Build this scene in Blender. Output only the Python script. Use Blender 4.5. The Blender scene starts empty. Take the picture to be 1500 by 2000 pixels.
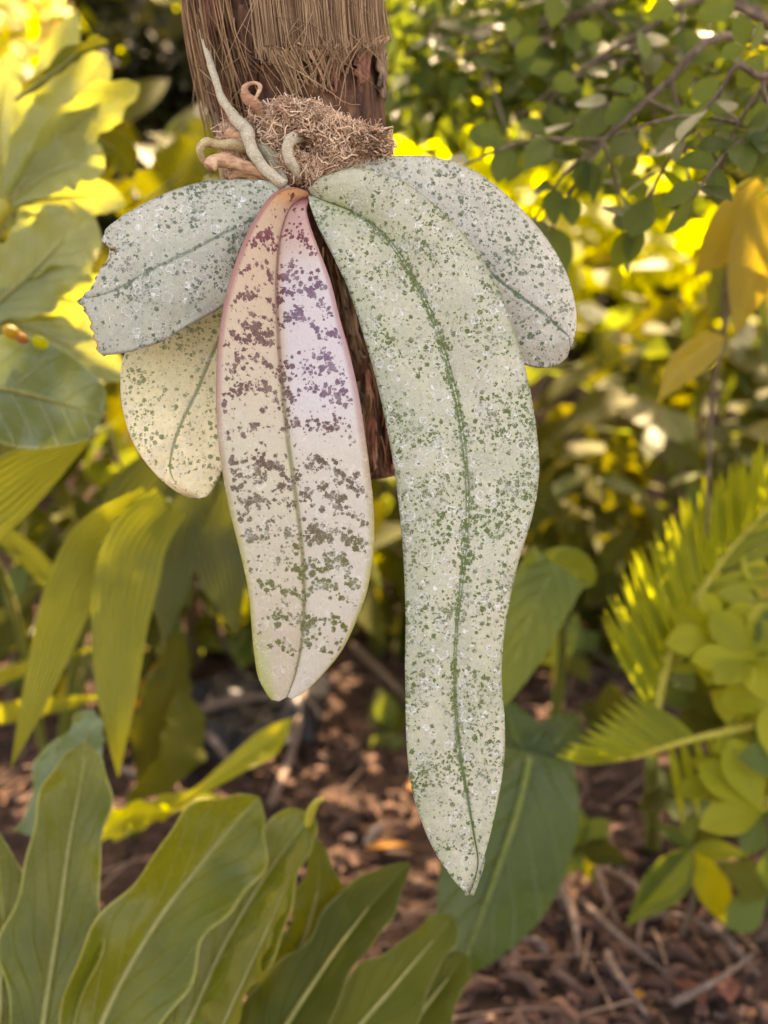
import bpy, math, random
import numpy as np
from mathutils import Vector, Matrix
from mathutils import noise as mnoise

rng = np.random.default_rng(7)
random.seed(7)
R = math.radians
scene = bpy.context.scene
col = scene.collection

# ------------------------------------------------------------------ camera
PITCH, CAM_H, FOV, FOCUS = -15.0, 0.75, 45.0, 0.592
TH = math.tan(R(FOV / 2))
C = np.array([0.0, 0.0, CAM_H])
F = np.array([0, math.cos(R(PITCH)), math.sin(R(PITCH))])
UP = np.array([0, -math.sin(R(PITCH)), math.cos(R(PITCH))])
RT = np.array([1.0, 0, 0])
cd = bpy.data.cameras.new('camera')
cam = bpy.data.objects.new('camera', cd); col.objects.link(cam)
cam.location = C
cam.rotation_euler = (R(90 + PITCH), 0, 0)
cd.sensor_fit = 'VERTICAL'; cd.sensor_height = 36; cd.sensor_width = 27
cd.lens = 18 / TH
cd.clip_start = 0.02; cd.clip_end = 400
cd.dof.use_dof = True; cd.dof.focus_distance = FOCUS
cd.dof.aperture_fstop = cd.lens / 7.2
scene.camera = cam

# ------------------------------------------------------------------ sky, sun, exposure
SUN_EL, SUN_AZ = 50.0, 14.0            # azimuth from +Y towards +X: the sun stands ahead, beyond the bushes
world = bpy.data.worlds.new('World'); scene.world = world
world.use_nodes = True
wn = world.node_tree
for n in list(wn.nodes): wn.nodes.remove(n)
wo = wn.nodes.new('ShaderNodeOutputWorld'); wb = wn.nodes.new('ShaderNodeBackground')
sk = wn.nodes.new('ShaderNodeTexSky'); sk.sky_type = 'NISHITA'; sk.sun_disc = False
sk.sun_elevation = R(SUN_EL); sk.sun_rotation = R(SUN_AZ)
sk.air_density = 1.0; sk.dust_density = 4.0; sk.ozone_density = 1.0
wn.links.new(sk.outputs[0], wb.inputs[0]); wb.inputs[1].default_value = 0.15
wn.links.new(wb.outputs[0], wo.inputs[0])
sd = bpy.data.lights.new('sun', 'SUN'); sd.energy = 5.0; sd.angle = R(0.53); sd.color = (1.0, 0.90, 0.74)
sun = bpy.data.objects.new('sun', sd); col.objects.link(sun)
sv = Vector((math.sin(R(SUN_AZ)) * math.cos(R(SUN_EL)), math.cos(R(SUN_AZ)) * math.cos(R(SUN_EL)), math.sin(R(SUN_EL))))
sun.rotation_euler = (-sv).to_track_quat('-Z', 'Y').to_euler()
sun.location = (1, 3, 6)
scene.view_settings.view_transform = 'Standard'
scene.view_settings.look = 'None'
scene.view_settings.gamma = 1
scene.view_settings.exposure = 2.85
scene.view_settings.use_white_balance = True
scene.view_settings.white_balance_temperature = 9600
scene.view_settings.white_balance_tint = 22
scene.view_settings.use_curve_mapping = False
scene.cycles.use_denoising = True
scene.cycles.max_bounces = 8
scene.cycles.transmission_bounces = 6
scene.cycles.diffuse_bounces = 4

# ------------------------------------------------------------------ helpers
def at(px, py, d):
    return C + d * (F + ((px - 750) / 1000 * TH) * RT + ((1000 - py) / 1000 * TH) * UP)

def ground_at(px, py, z=0.0):
    v = F + ((px - 750) / 1000 * TH) * RT + ((1000 - py) / 1000 * TH) * UP
    return C + (z - CAM_H) / v[2] * v

def pxm(d): return 2 * d * TH / 2000          # metres in one photo pixel at depth d

def mesh_obj(name, verts, faces, mat, parent=None, uvs=None, smooth=True):
    me = bpy.data.meshes.new(name)
    me.from_pydata([tuple(v) for v in verts], [], [tuple(int(i) for i in f) for f in faces])
    if uvs is not None:
        uvl = me.uv_layers.new(name='UVMap')
        li = np.empty(len(me.loops), dtype=np.int32); me.loops.foreach_get('vertex_index', li)
        uvl.data.foreach_set('uv', np.asarray(uvs, dtype=np.float32)[li].ravel())
    if smooth:
        me.polygons.foreach_set('use_smooth', np.ones(len(me.polygons), dtype=bool))
    if mat: me.materials.append(mat)
    o = bpy.data.objects.new(name, me); col.objects.link(o)
    if parent: o.parent = parent
    return o

def fast_mesh(name, verts, quads, mat, parent=None, smooth=False, n=4):
    verts = np.asarray(verts, dtype=np.float32); quads = np.asarray(quads, dtype=np.int32)
    me = bpy.data.meshes.new(name)
    me.vertices.add(len(verts)); me.vertices.foreach_set('co', verts.ravel())
    me.loops.add(quads.size); me.loops.foreach_set('vertex_index', quads.ravel())
    me.polygons.add(len(quads))
    me.polygons.foreach_set('loop_start', np.arange(0, quads.size, n, dtype=np.int32))
    me.polygons.foreach_set('use_smooth', np.full(len(quads), smooth, dtype=bool))
    me.update(calc_edges=True)
    if mat: me.materials.append(mat)
    o = bpy.data.objects.new(name, me); col.objects.link(o)
    if parent: o.parent = parent
    return o

def link_copy(src, name, parent, M):
    o = bpy.data.objects.new(name, src); col.objects.link(o)
    o.parent = parent; o.matrix_local = M
    return o

def tag(o, label=None, cat=None, group=None, kind=None):
    if label: o['label'] = label
    if cat: o['category'] = cat
    if group: o['group'] = group
    if kind: o['kind'] = kind
    return o

def thing(name, label, cat, group=None):
    o = bpy.data.objects.new(name, None); col.objects.link(o)
    o.empty_display_size = 0.05
    return tag(o, label, cat, group)

def catmull(P, n):
    P = np.asarray(P, dtype=float)
    if len(P) == 2:
        t = np.linspace(0, 1, n)[:, None]
        return P[0] * (1 - t) + P[1] * t
    Q = np.concatenate([(2 * P[0] - P[1])[None], P, (2 * P[-1] - P[-2])[None]])
    t = np.linspace(0, len(P) - 1 - 1e-9, n)
    i = t.astype(int); f = (t - i)
    f = f.reshape((-1,) + (1,) * (P.ndim - 1))
    a, b, c, d = Q[i], Q[i + 1], Q[i + 2], Q[i + 3]
    return 0.5 * (2 * b + (c - a) * f + (2 * a - 5 * b + 4 * c - d) * f ** 2 + (3 * b - a - 3 * c + d) * f ** 3)

def norm(v): return v / (np.linalg.norm(v, axis=-1, keepdims=True) + 1e-12)

def tube_arrays(P, rad, sides=8, cap=True):
    P = np.asarray(P, float); rad = np.asarray(rad, float)
    T = norm(np.gradient(P, axis=0))
    ref = np.array([0.31, 0.87, 0.38])
    S = norm(np.cross(T, ref)); N = np.cross(S, T)
    a = np.linspace(0, 2 * np.pi, sides, endpoint=False)
    V = P[:, None] + rad[:, None, None] * (S[:, None] * np.cos(a)[None, :, None] + N[:, None] * np.sin(a)[None, :, None])
    n = len(P)
    i, j = np.meshgrid(np.arange(n - 1), np.arange(sides), indexing='ij')
    j2 = (j + 1) % sides
    Q = np.stack([i * sides + j, i * sides + j2, (i + 1) * sides + j2, (i + 1) * sides + j], -1).reshape(-1, 4)
    return V.reshape(-1, 3), Q

def tube(name, pts, radii, mat, parent=None, sides=8, n=24, rough=0.0, seed=0):
    P = catmull(pts, n)
    r = catmull(np.asarray(radii, float)[:, None], n)[:, 0] if len(radii) > 2 else np.linspace(radii[0], radii[-1], n)
    V, Q = tube_arrays(P, np.maximum(r, 1e-5), sides)
    if rough:
        rr = np.repeat(r, sides)[:, None]
        cen = np.repeat(P, sides, axis=0)
        k = np.array([mnoise.noise(Vector(v * (0.55 / max(r.mean(), 1e-5))) + Vector((seed, 0, 0))) for v in V])[:, None]
        V = cen + (V - cen) * (1 + rough * k)
    faces = [tuple(q) for q in Q]
    faces.append(tuple(range(sides - 1, -1, -1)))
    faces.append(tuple((n - 1) * sides + np.arange(sides)))
    ang = np.linspace(0, 1, sides, endpoint=False)
    uv = np.stack([np.tile(ang, n), np.repeat(np.linspace(0, 1, n), sides)], -1)
    return mesh_obj(name, V, faces, mat, parent, uv)

def strands_mesh(name, curves, radii, mat, parent=None, sides=3):
    """curves: (N, k, 3); radii: (N,) tapering strands joined in one mesh"""
    curves = np.asarray(curves, float); N, k, _ = curves.shape
    radii = np.asarray(radii, float)
    T = norm(np.gradient(curves, axis=1))
    ref = np.array([0.37, -0.81, 0.45])
    S = norm(np.cross(T, ref)); M = np.cross(S, T)
    tap = (1 - 0.55 * np.linspace(0, 1, k) ** 2)[None, :, None, None]
    a = np.linspace(0, 2 * np.pi, sides, endpoint=False)
    V = curves[:, :, None] + radii[:, None, None, None] * tap * (S[:, :, None] * np.cos(a)[None, None, :, None] + M[:, :, None] * np.sin(a)[None, None, :, None])
    c, i, j = np.meshgrid(np.arange(N), np.arange(k - 1), np.arange(sides), indexing='ij')
    j2 = (j + 1) % sides
    b = c * k * sides
    Q = np.stack([b + i * sides + j, b + i * sides + j2, b + (i + 1) * sides + j2, b + (i + 1) * sides + j], -1).reshape(-1, 4)
    return fast_mesh(name, V.reshape(-1, 3), Q, mat, parent, smooth=True)

class VNoise:
    def __init__(s, seed): s.g = np.random.default_rng(seed).random((64, 64))
    def __call__(s, x, y):
        xi = np.floor(x).astype(int); yi = np.floor(y).astype(int)
        fx = x - xi; fy = y - yi
        fx = fx * fx * (3 - 2 * fx); fy = fy * fy * (3 - 2 * fy)
        g = s.g; a = g[xi % 64, yi % 64]; b = g[(xi + 1) % 64, yi % 64]; c = g[xi % 64, (yi + 1) % 64]; d = g[(xi + 1) % 64, (yi + 1) % 64]
        return (a * (1 - fx) + b * fx) * (1 - fy) + (c * (1 - fx) + d * fx) * fy

def sstep(a, b, x):
    t = np.clip((x - a) / (b - a), 0, 1); return t * t * (3 - 2 * t)

# ------------------------------------------------------------------ materials
class NT:
    def __init__(s, name):
        s.m = bpy.data.materials.new(name); s.m.use_nodes = True
        s.t = s.m.node_tree
        for n in list(s.t.nodes): s.t.nodes.remove(n)
        s.out = s.t.nodes.new('ShaderNodeOutputMaterial')
    def n(s, typ, **kw):
        nd = s.t.nodes.new('ShaderNode' + typ)
        for k, v in kw.items(): setattr(nd, k, v)
        return nd
    def l(s, a, b): s.t.links.new(a, b)
    def put(s, sock, v):
        if hasattr(v, 'is_output') or isinstance(v, bpy.types.NodeSocket): s.l(v, sock)
        elif isinstance(v, (tuple, list)) and len(v) == 3 and sock.type == 'RGBA': sock.default_value = (*v, 1)
        else: sock.default_value = v
    def math(s, op, a, b=None, c=None, clamp=False):
        nd = s.n('Math', operation=op, use_clamp=clamp); s.put(nd.inputs[0], a)
        if b is not None: s.put(nd.inputs[1], b)
        if c is not None: s.put(nd.inputs[2], c)
        return nd.outputs[0]
    def ss(s, x, a, b, lo=0.0, hi=1.0):
        nd = s.n('MapRange', interpolation_type='SMOOTHSTEP'); s.put(nd.inputs[0], x)
        s.put(nd.inputs[1], a); s.put(nd.inputs[2], b); s.put(nd.inputs[3], lo); s.put(nd.inputs[4], hi)
        return nd.outputs[0]
    def mix(s, f, a, b, blend='MIX'):
        nd = s.n('Mix', data_type='RGBA', blend_type=blend, clamp_factor=True)
        s.put(nd.inputs[0], f); s.put(nd.inputs[6], a); s.put(nd.inputs[7], b)
        return nd.outputs[2]
    def noise(s, vec, scale, detail=3, rough=0.5, dist=0.0):
        nd = s.n('TexNoise'); nd.inputs['Scale'].default_value = scale; nd.inputs['Detail'].default_value = detail
        nd.inputs['Roughness'].default_value = rough; nd.inputs['Distortion'].default_value = dist
        if vec is not None: s.l(vec, nd.inputs['Vector'])
        return nd
    def vor(s, vec, scale, feature='F1', rand=1.0):
        nd = s.n('TexVoronoi', feature=feature); nd.inputs['Scale'].default_value = scale
        nd.inputs['Randomness'].default_value = rand
        if vec is not None: s.l(vec, nd.inputs['Vector'])
        return nd
    def vmul(s, vec, v):
        nd = s.n('VectorMath', operation='MULTIPLY'); s.l(vec, nd.inputs[0]); nd.inputs[1].default_value = v
        return nd.outputs[0]
    def distort(s, vec, scale, amp, detail=2):
        n1 = s.noise(vec, scale, detail)
        sub = s.n('VectorMath', operation='SUBTRACT'); s.l(n1.outputs['Color'], sub.inputs[0]); sub.inputs[1].default_value = (.5, .5, .5)
        mu = s.n('VectorMath', operation='SCALE'); s.l(sub.outputs[0], mu.inputs[0]); mu.inputs['Scale'].default_value = amp
        ad = s.n('VectorMath', operation='ADD'); s.l(vec, ad.inputs[0]); s.l(mu.outputs[0], ad.inputs[1])
        return ad.outputs[0]
    def sep(s, c):
        nd = s.n('SeparateColor'); s.l(c, nd.inputs[0]); return nd.outputs
    def bump(s, h, strength, dist):
        nd = s.n('Bump'); nd.inputs['Strength'].default_value = strength; nd.inputs['Distance'].default_value = dist
        s.put(nd.inputs['Height'], h); return nd.outputs[0]
    def principled(s, base, rough=0.5, normal=None, spec=0.5, coat=None):
        p = s.n('BsdfPrincipled'); s.put(p.inputs['Base Color'], base); s.put(p.inputs['Roughness'], rough)
        p.inputs['Specular IOR Level'].default_value = spec
        if normal is not None: s.l(normal, p.inputs['Normal'])
        return p
    def done(s, sh): s.l(sh, s.out.inputs[0]); return s.m

def leaf_mat(name, dark, light, trans, tfac=0.35, rough=0.42, vein=(0.25, 0.30, 0.06), vstr=0.7, nsec=9.0, secang=0.6, pleat=0.0,
             spec=0.4, rim=None, bumpd=0.0012):
    m = NT(name)
    uv = m.n('UVMap').outputs[0]
    sx = m.n('SeparateXYZ'); m.l(uv, sx.inputs[0])
    U, Vv = sx.outputs[0], sx.outputs[1]
    a = m.math('ABSOLUTE', m.math('SUBTRACT', U, 0.5))
    obj = m.n('TexCoord').outputs['Object']
    rnd = m.n('ObjectInfo').outputs['Random']
    nz = m.noise(obj, 28, 4, 0.6).outputs['Fac']
    nz2 = m.noise(obj, 160, 3, 0.6).outputs['Fac']
    f = m.math('ADD', m.math('MULTIPLY', nz, 0.9), m.math('MULTIPLY', rnd, 0.5))
    f = m.ss(f, 0.35, 1.05)
    c = m.mix(f, dark, light)
    mid = m.ss(a, 0.012, 0.034, 1.0, 0.0)
    # secondary veins
    ph = m.math('ADD', m.math('MULTIPLY', Vv, nsec), m.math('MULTIPLY', a, -secang * nsec))
    fr = m.math('ABSOLUTE', m.math('SUBTRACT', m.math('FRACT', ph), 0.5))
    sec = m.ss(fr, 0.0, 0.09, 1.0, 0.0)
    c = m.mix(m.math('MULTIPLY', sec, 0.28 * vstr), c, vein)
    c = m.mix(m.math('MULTIPLY', mid, vstr), c, vein)
    if rim:
        c = m.mix(m.ss(a, 0.465, 0.495), c, rim)
    h = m.math('ADD', m.math('MULTIPLY', sec, -0.5), m.math('MULTIPLY', nz2, 0.4))
    if pleat:
        wv = m.math('SINE', m.math('MULTIPLY', U, pleat * 6.283))
        h = m.math('ADD', h, m.math('MULTIPLY', wv, 0.8))
        c = m.mix(m.ss(wv, 0.2, 1.0, 0.0, 0.35), c, vein)
    nrm = m.bump(h, 0.7, bumpd)
    p = m.principled(c, m.ss(nz2, 0.2, 0.8, rough - 0.08, rough + 0.1), nrm, spec)
    tr = m.n('BsdfTranslucent'); m.put(tr.inputs[0], m.mix(m.math('MULTIPLY', nz, 0.4), trans, light)); m.l(nrm, tr.inputs['Normal'])
    mx = m.n('MixShader'); mx.inputs[0].default_value = tfac
    m.l(p.outputs[0], mx.inputs[1]); m.l(tr.outputs[0], mx.inputs[2])
    return m.done(mx.outputs[0])

def crown_mat(name, dark, light, trans, tfac=0.45, rough=0.6):
    m = NT(name)
    g = m.n('NewGeometry').outputs['Random Per Island']
    c = m.mix(m.ss(g, 0.0, 1.0), dark, light)
    p = m.principled(c, rough, None, 0.2)
    tr = m.n('BsdfTranslucent'); m.put(tr.inputs[0], m.mix(g, trans, light))
    mx = m.n('MixShader'); mx.inputs[0].default_value = tfac
    m.l(p.outputs[0], mx.inputs[1]); m.l(tr.outputs[0], mx.inputs[2])
    return m.done(mx.outputs[0])

def bark_mat(name, c1, c2, c3, scale=1.0, rough=0.85, stretch=(1, 1, 0.12), bump=0.002):
    m = NT(name)
    obj = m.n('TexCoord').outputs['Object']
    v = m.distort(obj, 40 * scale, 0.01 / scale)
    v = m.vmul(v, stretch)
    a = m.noise(v, 260 * scale, 5, 0.65).outputs['Fac']
    b = m.noise(obj, 45 * scale, 4, 0.6).outputs['Fac']
    c = m.mix(m.ss(a, 0.32, 0.68), c1, c2)
    c = m.mix(m.ss(b, 0.52, 0.68), c, c3)
    nrm = m.bump(a, 0.9, bump)
    return m.done(m.principled(c, rough, nrm, 0.25).outputs[0])

def strand_mat(name, c1, c2, rough=0.7, trans=0.0):
    m = NT(name)
    g = m.n('NewGeometry').outputs['Random Per Island']
    obj = m.n('TexCoord').outputs['Object']
    nz = m.noise(obj, 90, 3).outputs['Fac']
    c = m.mix(m.ss(m.math('ADD', m.math('MULTIPLY', g, 0.7), m.math('MULTIPLY', nz, 0.4)), 0.15, 0.95), c1, c2)
    return m.done(m.principled(c, rough, None, 0.3).outputs[0])

def orchid_mat(name, white=1.0, rscale=1.0, spot_scale=330.0, striate=0.0, rough=0.40):
    m = NT(name)
    base = m.n('Attribute', attribute_name='base').outputs['Color']
    spot = m.n('Attribute', attribute_name='spot').outputs['Color']
    dens = m.n('Attribute', attribute_name='dens').outputs['Fac']
    uv = m.n('UVMap').outputs[0]
    sx = m.n('SeparateXYZ'); m.l(uv, sx.inputs[0])
    au = m.math('ABSOLUTE', m.math('SUBTRACT', sx.outputs[0], 0.5))
    P = m.n('TexCoord').outputs['Object']
    # spots: two sizes of ragged blotches
    d1 = m.distort(P, 1000, 0.0022, 2)
    v1 = m.vor(d1, spot_scale)
    c1 = m.sep(v1.outputs['Color'])
    r1 = m.math('MULTIPLY', m.math('SUBTRACT', dens, m.math('MULTIPLY', c1[0], 0.62)), 0.80)
    r1 = m.math('MINIMUM', r1, m.math('ADD', 0.24, m.math('MULTIPLY', c1[1], 0.22)))
    k1 = m.ss(m.math('SUBTRACT', r1, v1.outputs['Distance']), -0.05, 0.07)
    v2 = m.vor(d1, spot_scale * 2.1)
    c2 = m.sep(v2.outputs['Color'])
    r2 = m.math('MULTIPLY', m.math('SUBTRACT', dens, m.math('MULTIPLY', c2[1], 0.75)), 0.62)
    k2 = m.ss(m.math('SUBTRACT', r2, v2.outputs['Distance']), -0.06, 0.10)
    k = m.math('MAXIMUM', k1, k2)
    # scuffed: pale flecks eat into the blotches
    fl = m.noise(P, 2600, 3, 0.65).outputs['Fac']
    low = m.noise(P, 120, 3, 0.6).outputs['Fac']
    wear = m.ss(m.math('ADD', fl, m.math('MULTIPLY', m.math('SUBTRACT', low, 0.5), 0.8)), 0.50, 0.64)
    k = m.math('MULTIPLY', k, m.math('SUBTRACT', 1.0, m.math('MULTIPLY', wear, 0.45 * white + 0.08)))
    # base variation
    mott = m.noise(m.distort(P, 300, 0.004), 420, 4, 0.6).outputs['Fac']
    bvar = m.mix(m.ss(mott, 0.40, 0.70, 0.0, 0.50 * white), base, m.mix(0.42, base, spot))
    st = m.noise(m.vmul(P, (1.0, 1.0, 0.03)), 1500, 3, 0.6).outputs['Fac']
    bvar = m.mix(m.math('MULTIPLY', m.ss(st, 0.35, 0.65), 0.12 + striate), bvar, m.mix(0.3, base, spot))
    c = m.mix(k, bvar, spot)
    # lime-scale: dried water drops with a white rim, and splashes
    d3 = m.distort(P, 380, 0.0042, 3)
    v3 = m.vor(d3, 150 * rscale); c3 = m.sep(v3.outputs['Color'])
    rr = m.math('ADD', m.math('MULTIPLY', c3[0], 0.36), 0.10)
    on = m.ss(m.math('ADD', m.math('MULTIPLY', c3[1], 0.75), m.math('MULTIPLY', low, 0.6)), 0.50, 0.60)
    q = m.math('SUBTRACT', v3.outputs['Distance'], rr)
    ring = m.math('MULTIPLY', m.ss(m.math('ABSOLUTE', q), 0.012, 0.055, 1.0, 0.0), on)
    fill = m.math('MULTIPLY', m.math('MULTIPLY', m.ss(q, -0.05, 0.02, 1.0, 0.0), on), m.ss(c3[2], 0.35, 0.9, 0.0, 0.75))
    fill = m.math('MULTIPLY', fill, m.ss(fl, 0.38, 0.62))
    v4 = m.vor(d3, 420 * rscale); c4 = m.sep(v4.outputs['Color'])
    q4 = m.math('SUBTRACT', v4.outputs['Distance'], m.math('MULTIPLY', c4[0], 0.42))
    ring4 = m.math('MULTIPLY', m.ss(m.math('ABSOLUTE', q4), 0.02, 0.09, 1.0, 0.0), m.ss(c4[1], 0.40, 0.6))
    dust = m.ss(m.math('ADD', fl, m.math('MULTIPLY', low, 0.35)), 0.70, 0.84)
    wsum = m.math('MAXIMUM', m.math('MAXIMUM', m.math('MULTIPLY', ring, 0.75), m.math('MULTIPLY', fill, 0.8)), m.math('MAXIMUM', m.math('MULTIPLY', ring4, 0.5), m.math('MULTIPLY', dust, 0.5)))
    wsum = m.math('MULTIPLY', wsum, white)
    wa = m.n('Attribute', attribute_name='wht').outputs['Fac']
    wsum = m.math('MULTIPLY', wsum, wa)
    c = m.mix(wsum, c, (0.78, 0.77, 0.70))
    h = m.math('ADD', m.math('MULTIPLY', wsum, 0.8), m.math('ADD', m.math('MULTIPLY', mott, 0.9), m.math('MULTIPLY', st, 0.5)))
    nrm = m.bump(h, 0.7, 0.0009)
    p = m.principled(c, m.math('ADD', m.math('MULTIPLY', wsum, 0.25), rough), nrm, 0.32)
    p.inputs['Sheen Weight'].default_value = 0.0
    tr = m.n('BsdfTranslucent'); m.put(tr.inputs[0], m.mix(0.5, c, (0.45, 0.45, 0.10)))
    mx = m.n('MixShader'); mx.inputs[0].default_value = 0.06
    m.l(p.outputs[0], mx.inputs[1]); m.l(tr.outputs[0], mx.inputs[2])
    return m.done(mx.outputs[0])

M = {}
M['orchid_green'] = orchid_mat('orchid_green', 1.0, 1.0, 315.0)
M['orchid_back'] = orchid_mat('orchid_back', 0.9, 1.1, 300.0)
M['orchid_purple'] = orchid_mat('orchid_purple', 0.35, 1.0, 245.0, 0.10, 0.30)
M['bark'] = bark_mat('dark_palm_bark', (0.035, 0.016, 0.010), (0.15, 0.068, 0.036), (0.25, 0.125, 0.065), 1.0)
M['flake'] = bark_mat('red_brown_flake', (0.14, 0.056, 0.034), (0.36, 0.155, 0.095), (0.44, 0.23, 0.14), 1.6)
M['tan_bark'] = bark_mat('tan_bark', (0.13, 0.08, 0.05), (0.30, 0.20, 0.125), (0.36, 0.26, 0.17), 1.6)
M['fibre'] = strand_mat('palm_fibre', (0.12, 0.058, 0.024), (0.52, 0.33, 0.18))
M['fibre_dark'] = strand_mat('palm_fibre_dark', (0.08, 0.038, 0.015), (0.44, 0.245, 0.115))
M['coir'] = strand_mat('coir_fibre', (0.50, 0.27, 0.15), (0.95, 0.70, 0.48))
M['wiry'] = strand_mat('wiry_coir', (0.16, 0.075, 0.04), (0.85, 0.58, 0.36))
M['coir_core'] = bark_mat('coir_core', (0.06, 0.028, 0.015), (0.36, 0.19, 0.10), (0.55, 0.35, 0.21), 2.0, stretch=(1, 1, 1), bump=0.004)
M['dead_root'] = bark_mat('dead_root', (0.36, 0.18, 0.10), (0.66, 0.38, 0.22), (0.72, 0.48, 0.29), 2.0, stretch=(0.15, 1, 1), bump=0.001)

def root_mat(name, a, b, c):
    m = NT(name)
    P = m.n('TexCoord').outputs['Object']
    n1 = m.noise(m.distort(P, 500, 0.003), 900, 4, 0.6).outputs['Fac']
    n2 = m.noise(P, 160, 3, 0.6).outputs['Fac']
    v = m.vor(m.distort(P, 700, 0.002), 900, 'DISTANCE_TO_EDGE').outputs['Distance']
    cc = m.mix(m.ss(n1, 0.35, 0.65), a, b)
    cc = m.mix(m.ss(n2, 0.5, 0.7), cc, c)
    cc = m.mix(m.ss(v, 0.0, 0.12, 0.35, 0.0), cc, (0.18, 0.17, 0.07))
    return m.done(m.principled(cc, 0.6, m.bump(m.math('ADD', n1, m.math('MULTIPLY', v, 0.8)), 0.9, 0.0012), 0.3).outputs[0])
M['root'] = root_mat('living_root', (0.58, 0.47, 0.30), (0.74, 0.64, 0.47), (0.46, 0.38, 0.25))
M['root_yellow'] = root_mat('yellow_root', (0.62, 0.44, 0.20), (0.74, 0.58, 0.32), (0.52, 0.34, 0.17))
M['root_grey'] = root_mat('grey_root', (0.30, 0.27, 0.17), (0.40, 0.36, 0.24), (0.26, 0.23, 0.14))
M['crown_stem'] = root_mat('purple_stem', (0.16, 0.035, 0.05), (0.24, 0.06, 0.07), (0.10, 0.02, 0.03))

YG = (0.30, 0.34, 0.03)
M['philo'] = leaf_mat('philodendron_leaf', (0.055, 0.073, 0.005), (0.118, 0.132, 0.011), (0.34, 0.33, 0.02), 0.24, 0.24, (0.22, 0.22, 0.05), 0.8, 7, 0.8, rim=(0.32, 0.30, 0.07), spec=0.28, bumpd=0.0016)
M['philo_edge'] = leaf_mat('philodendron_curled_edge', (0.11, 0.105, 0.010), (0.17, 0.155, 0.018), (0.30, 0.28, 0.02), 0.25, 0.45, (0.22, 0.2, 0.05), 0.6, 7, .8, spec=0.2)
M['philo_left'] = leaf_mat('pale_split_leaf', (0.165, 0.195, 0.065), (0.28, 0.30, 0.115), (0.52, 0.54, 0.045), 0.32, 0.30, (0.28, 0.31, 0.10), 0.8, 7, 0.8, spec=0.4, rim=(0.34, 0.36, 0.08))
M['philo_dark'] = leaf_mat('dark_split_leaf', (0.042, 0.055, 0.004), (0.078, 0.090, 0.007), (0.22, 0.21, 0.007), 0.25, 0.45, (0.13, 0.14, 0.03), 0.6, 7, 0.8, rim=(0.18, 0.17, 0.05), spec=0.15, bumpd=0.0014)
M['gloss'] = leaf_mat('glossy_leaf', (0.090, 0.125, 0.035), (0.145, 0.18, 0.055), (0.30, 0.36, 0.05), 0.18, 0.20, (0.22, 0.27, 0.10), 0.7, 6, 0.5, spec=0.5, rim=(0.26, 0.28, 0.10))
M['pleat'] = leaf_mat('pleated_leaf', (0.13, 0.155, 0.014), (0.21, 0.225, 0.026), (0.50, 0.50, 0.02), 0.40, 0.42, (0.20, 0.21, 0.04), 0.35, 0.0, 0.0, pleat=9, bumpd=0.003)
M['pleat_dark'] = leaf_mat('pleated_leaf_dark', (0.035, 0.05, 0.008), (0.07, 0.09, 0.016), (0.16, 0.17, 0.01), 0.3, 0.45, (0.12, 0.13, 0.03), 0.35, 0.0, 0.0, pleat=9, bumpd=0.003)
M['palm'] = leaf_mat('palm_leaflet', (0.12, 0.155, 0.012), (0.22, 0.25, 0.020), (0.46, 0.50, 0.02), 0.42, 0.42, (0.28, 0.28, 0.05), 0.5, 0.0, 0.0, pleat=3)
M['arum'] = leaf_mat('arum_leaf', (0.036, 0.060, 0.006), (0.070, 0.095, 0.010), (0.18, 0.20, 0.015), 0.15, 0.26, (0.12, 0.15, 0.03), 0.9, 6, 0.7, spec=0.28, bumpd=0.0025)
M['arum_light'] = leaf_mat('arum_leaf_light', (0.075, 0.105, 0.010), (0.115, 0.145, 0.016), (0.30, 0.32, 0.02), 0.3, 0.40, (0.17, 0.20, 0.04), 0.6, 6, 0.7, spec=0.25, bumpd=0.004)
M['small'] = leaf_mat('small_oval_leaf', (0.030, 0.056, 0.010), (0.088, 0.130, 0.020), (0.30, 0.38, 0.02), 0.34, 0.34, (0.12, 0.15, 0.04), 0.5, 6, 0.6, spec=0.25)
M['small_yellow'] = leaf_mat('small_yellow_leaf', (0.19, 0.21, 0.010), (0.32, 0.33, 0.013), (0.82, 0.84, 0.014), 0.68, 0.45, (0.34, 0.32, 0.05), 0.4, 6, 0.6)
M['amber'] = leaf_mat('amber_leaf', (0.26, 0.19, 0.015), (0.38, 0.27, 0.020), (0.55, 0.40, 0.02), 0.45, 0.42, (0.40, 0.31, 0.05), 0.5, 8, 0.6)
M['lime'] = leaf_mat('lime_leaf', (0.19, 0.205, 0.009), (0.34, 0.325, 0.014), (0.60, 0.54, 0.015), 0.35, 0.40, (0.16, 0.19, 0.03), 0.6, 7, 0.6, spec=0.25)
M['mid_green'] = leaf_mat('mid_green_leaf', (0.045, 0.078, 0.011), (0.110, 0.150, 0.022), (0.26, 0.31, 0.02), 0.32, 0.40, (0.14, 0.17, 0.04), 0.5, 7, 0.6, spec=0.22)
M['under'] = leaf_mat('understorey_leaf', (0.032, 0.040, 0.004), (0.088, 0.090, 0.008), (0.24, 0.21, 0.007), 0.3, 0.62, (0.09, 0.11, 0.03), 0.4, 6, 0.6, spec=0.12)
M['orange'] = leaf_mat('orange_leaf', (0.40, 0.16, 0.01), (0.52, 0.24, 0.012), (0.6, 0.25, 0.01), 0.35, 0.5, (0.5, 0.3, 0.03), 0.4, 7, 0.6)
M['red_leaf'] = leaf_mat('red_brown_leaf', (0.11, 0.03, 0.018), (0.20, 0.06, 0.035), (0.2, 0.06, 0.03), 0.15, 0.4, (0.25, 0.09, 0.05), 0.5, 7, 0.6)
M['stalk'] = bark_mat('green_stalk', (0.10, 0.13, 0.02), (0.17, 0.20, 0.04), (0.20, 0.19, 0.05), 1.0, rough=0.5, bump=0.0004)
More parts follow.
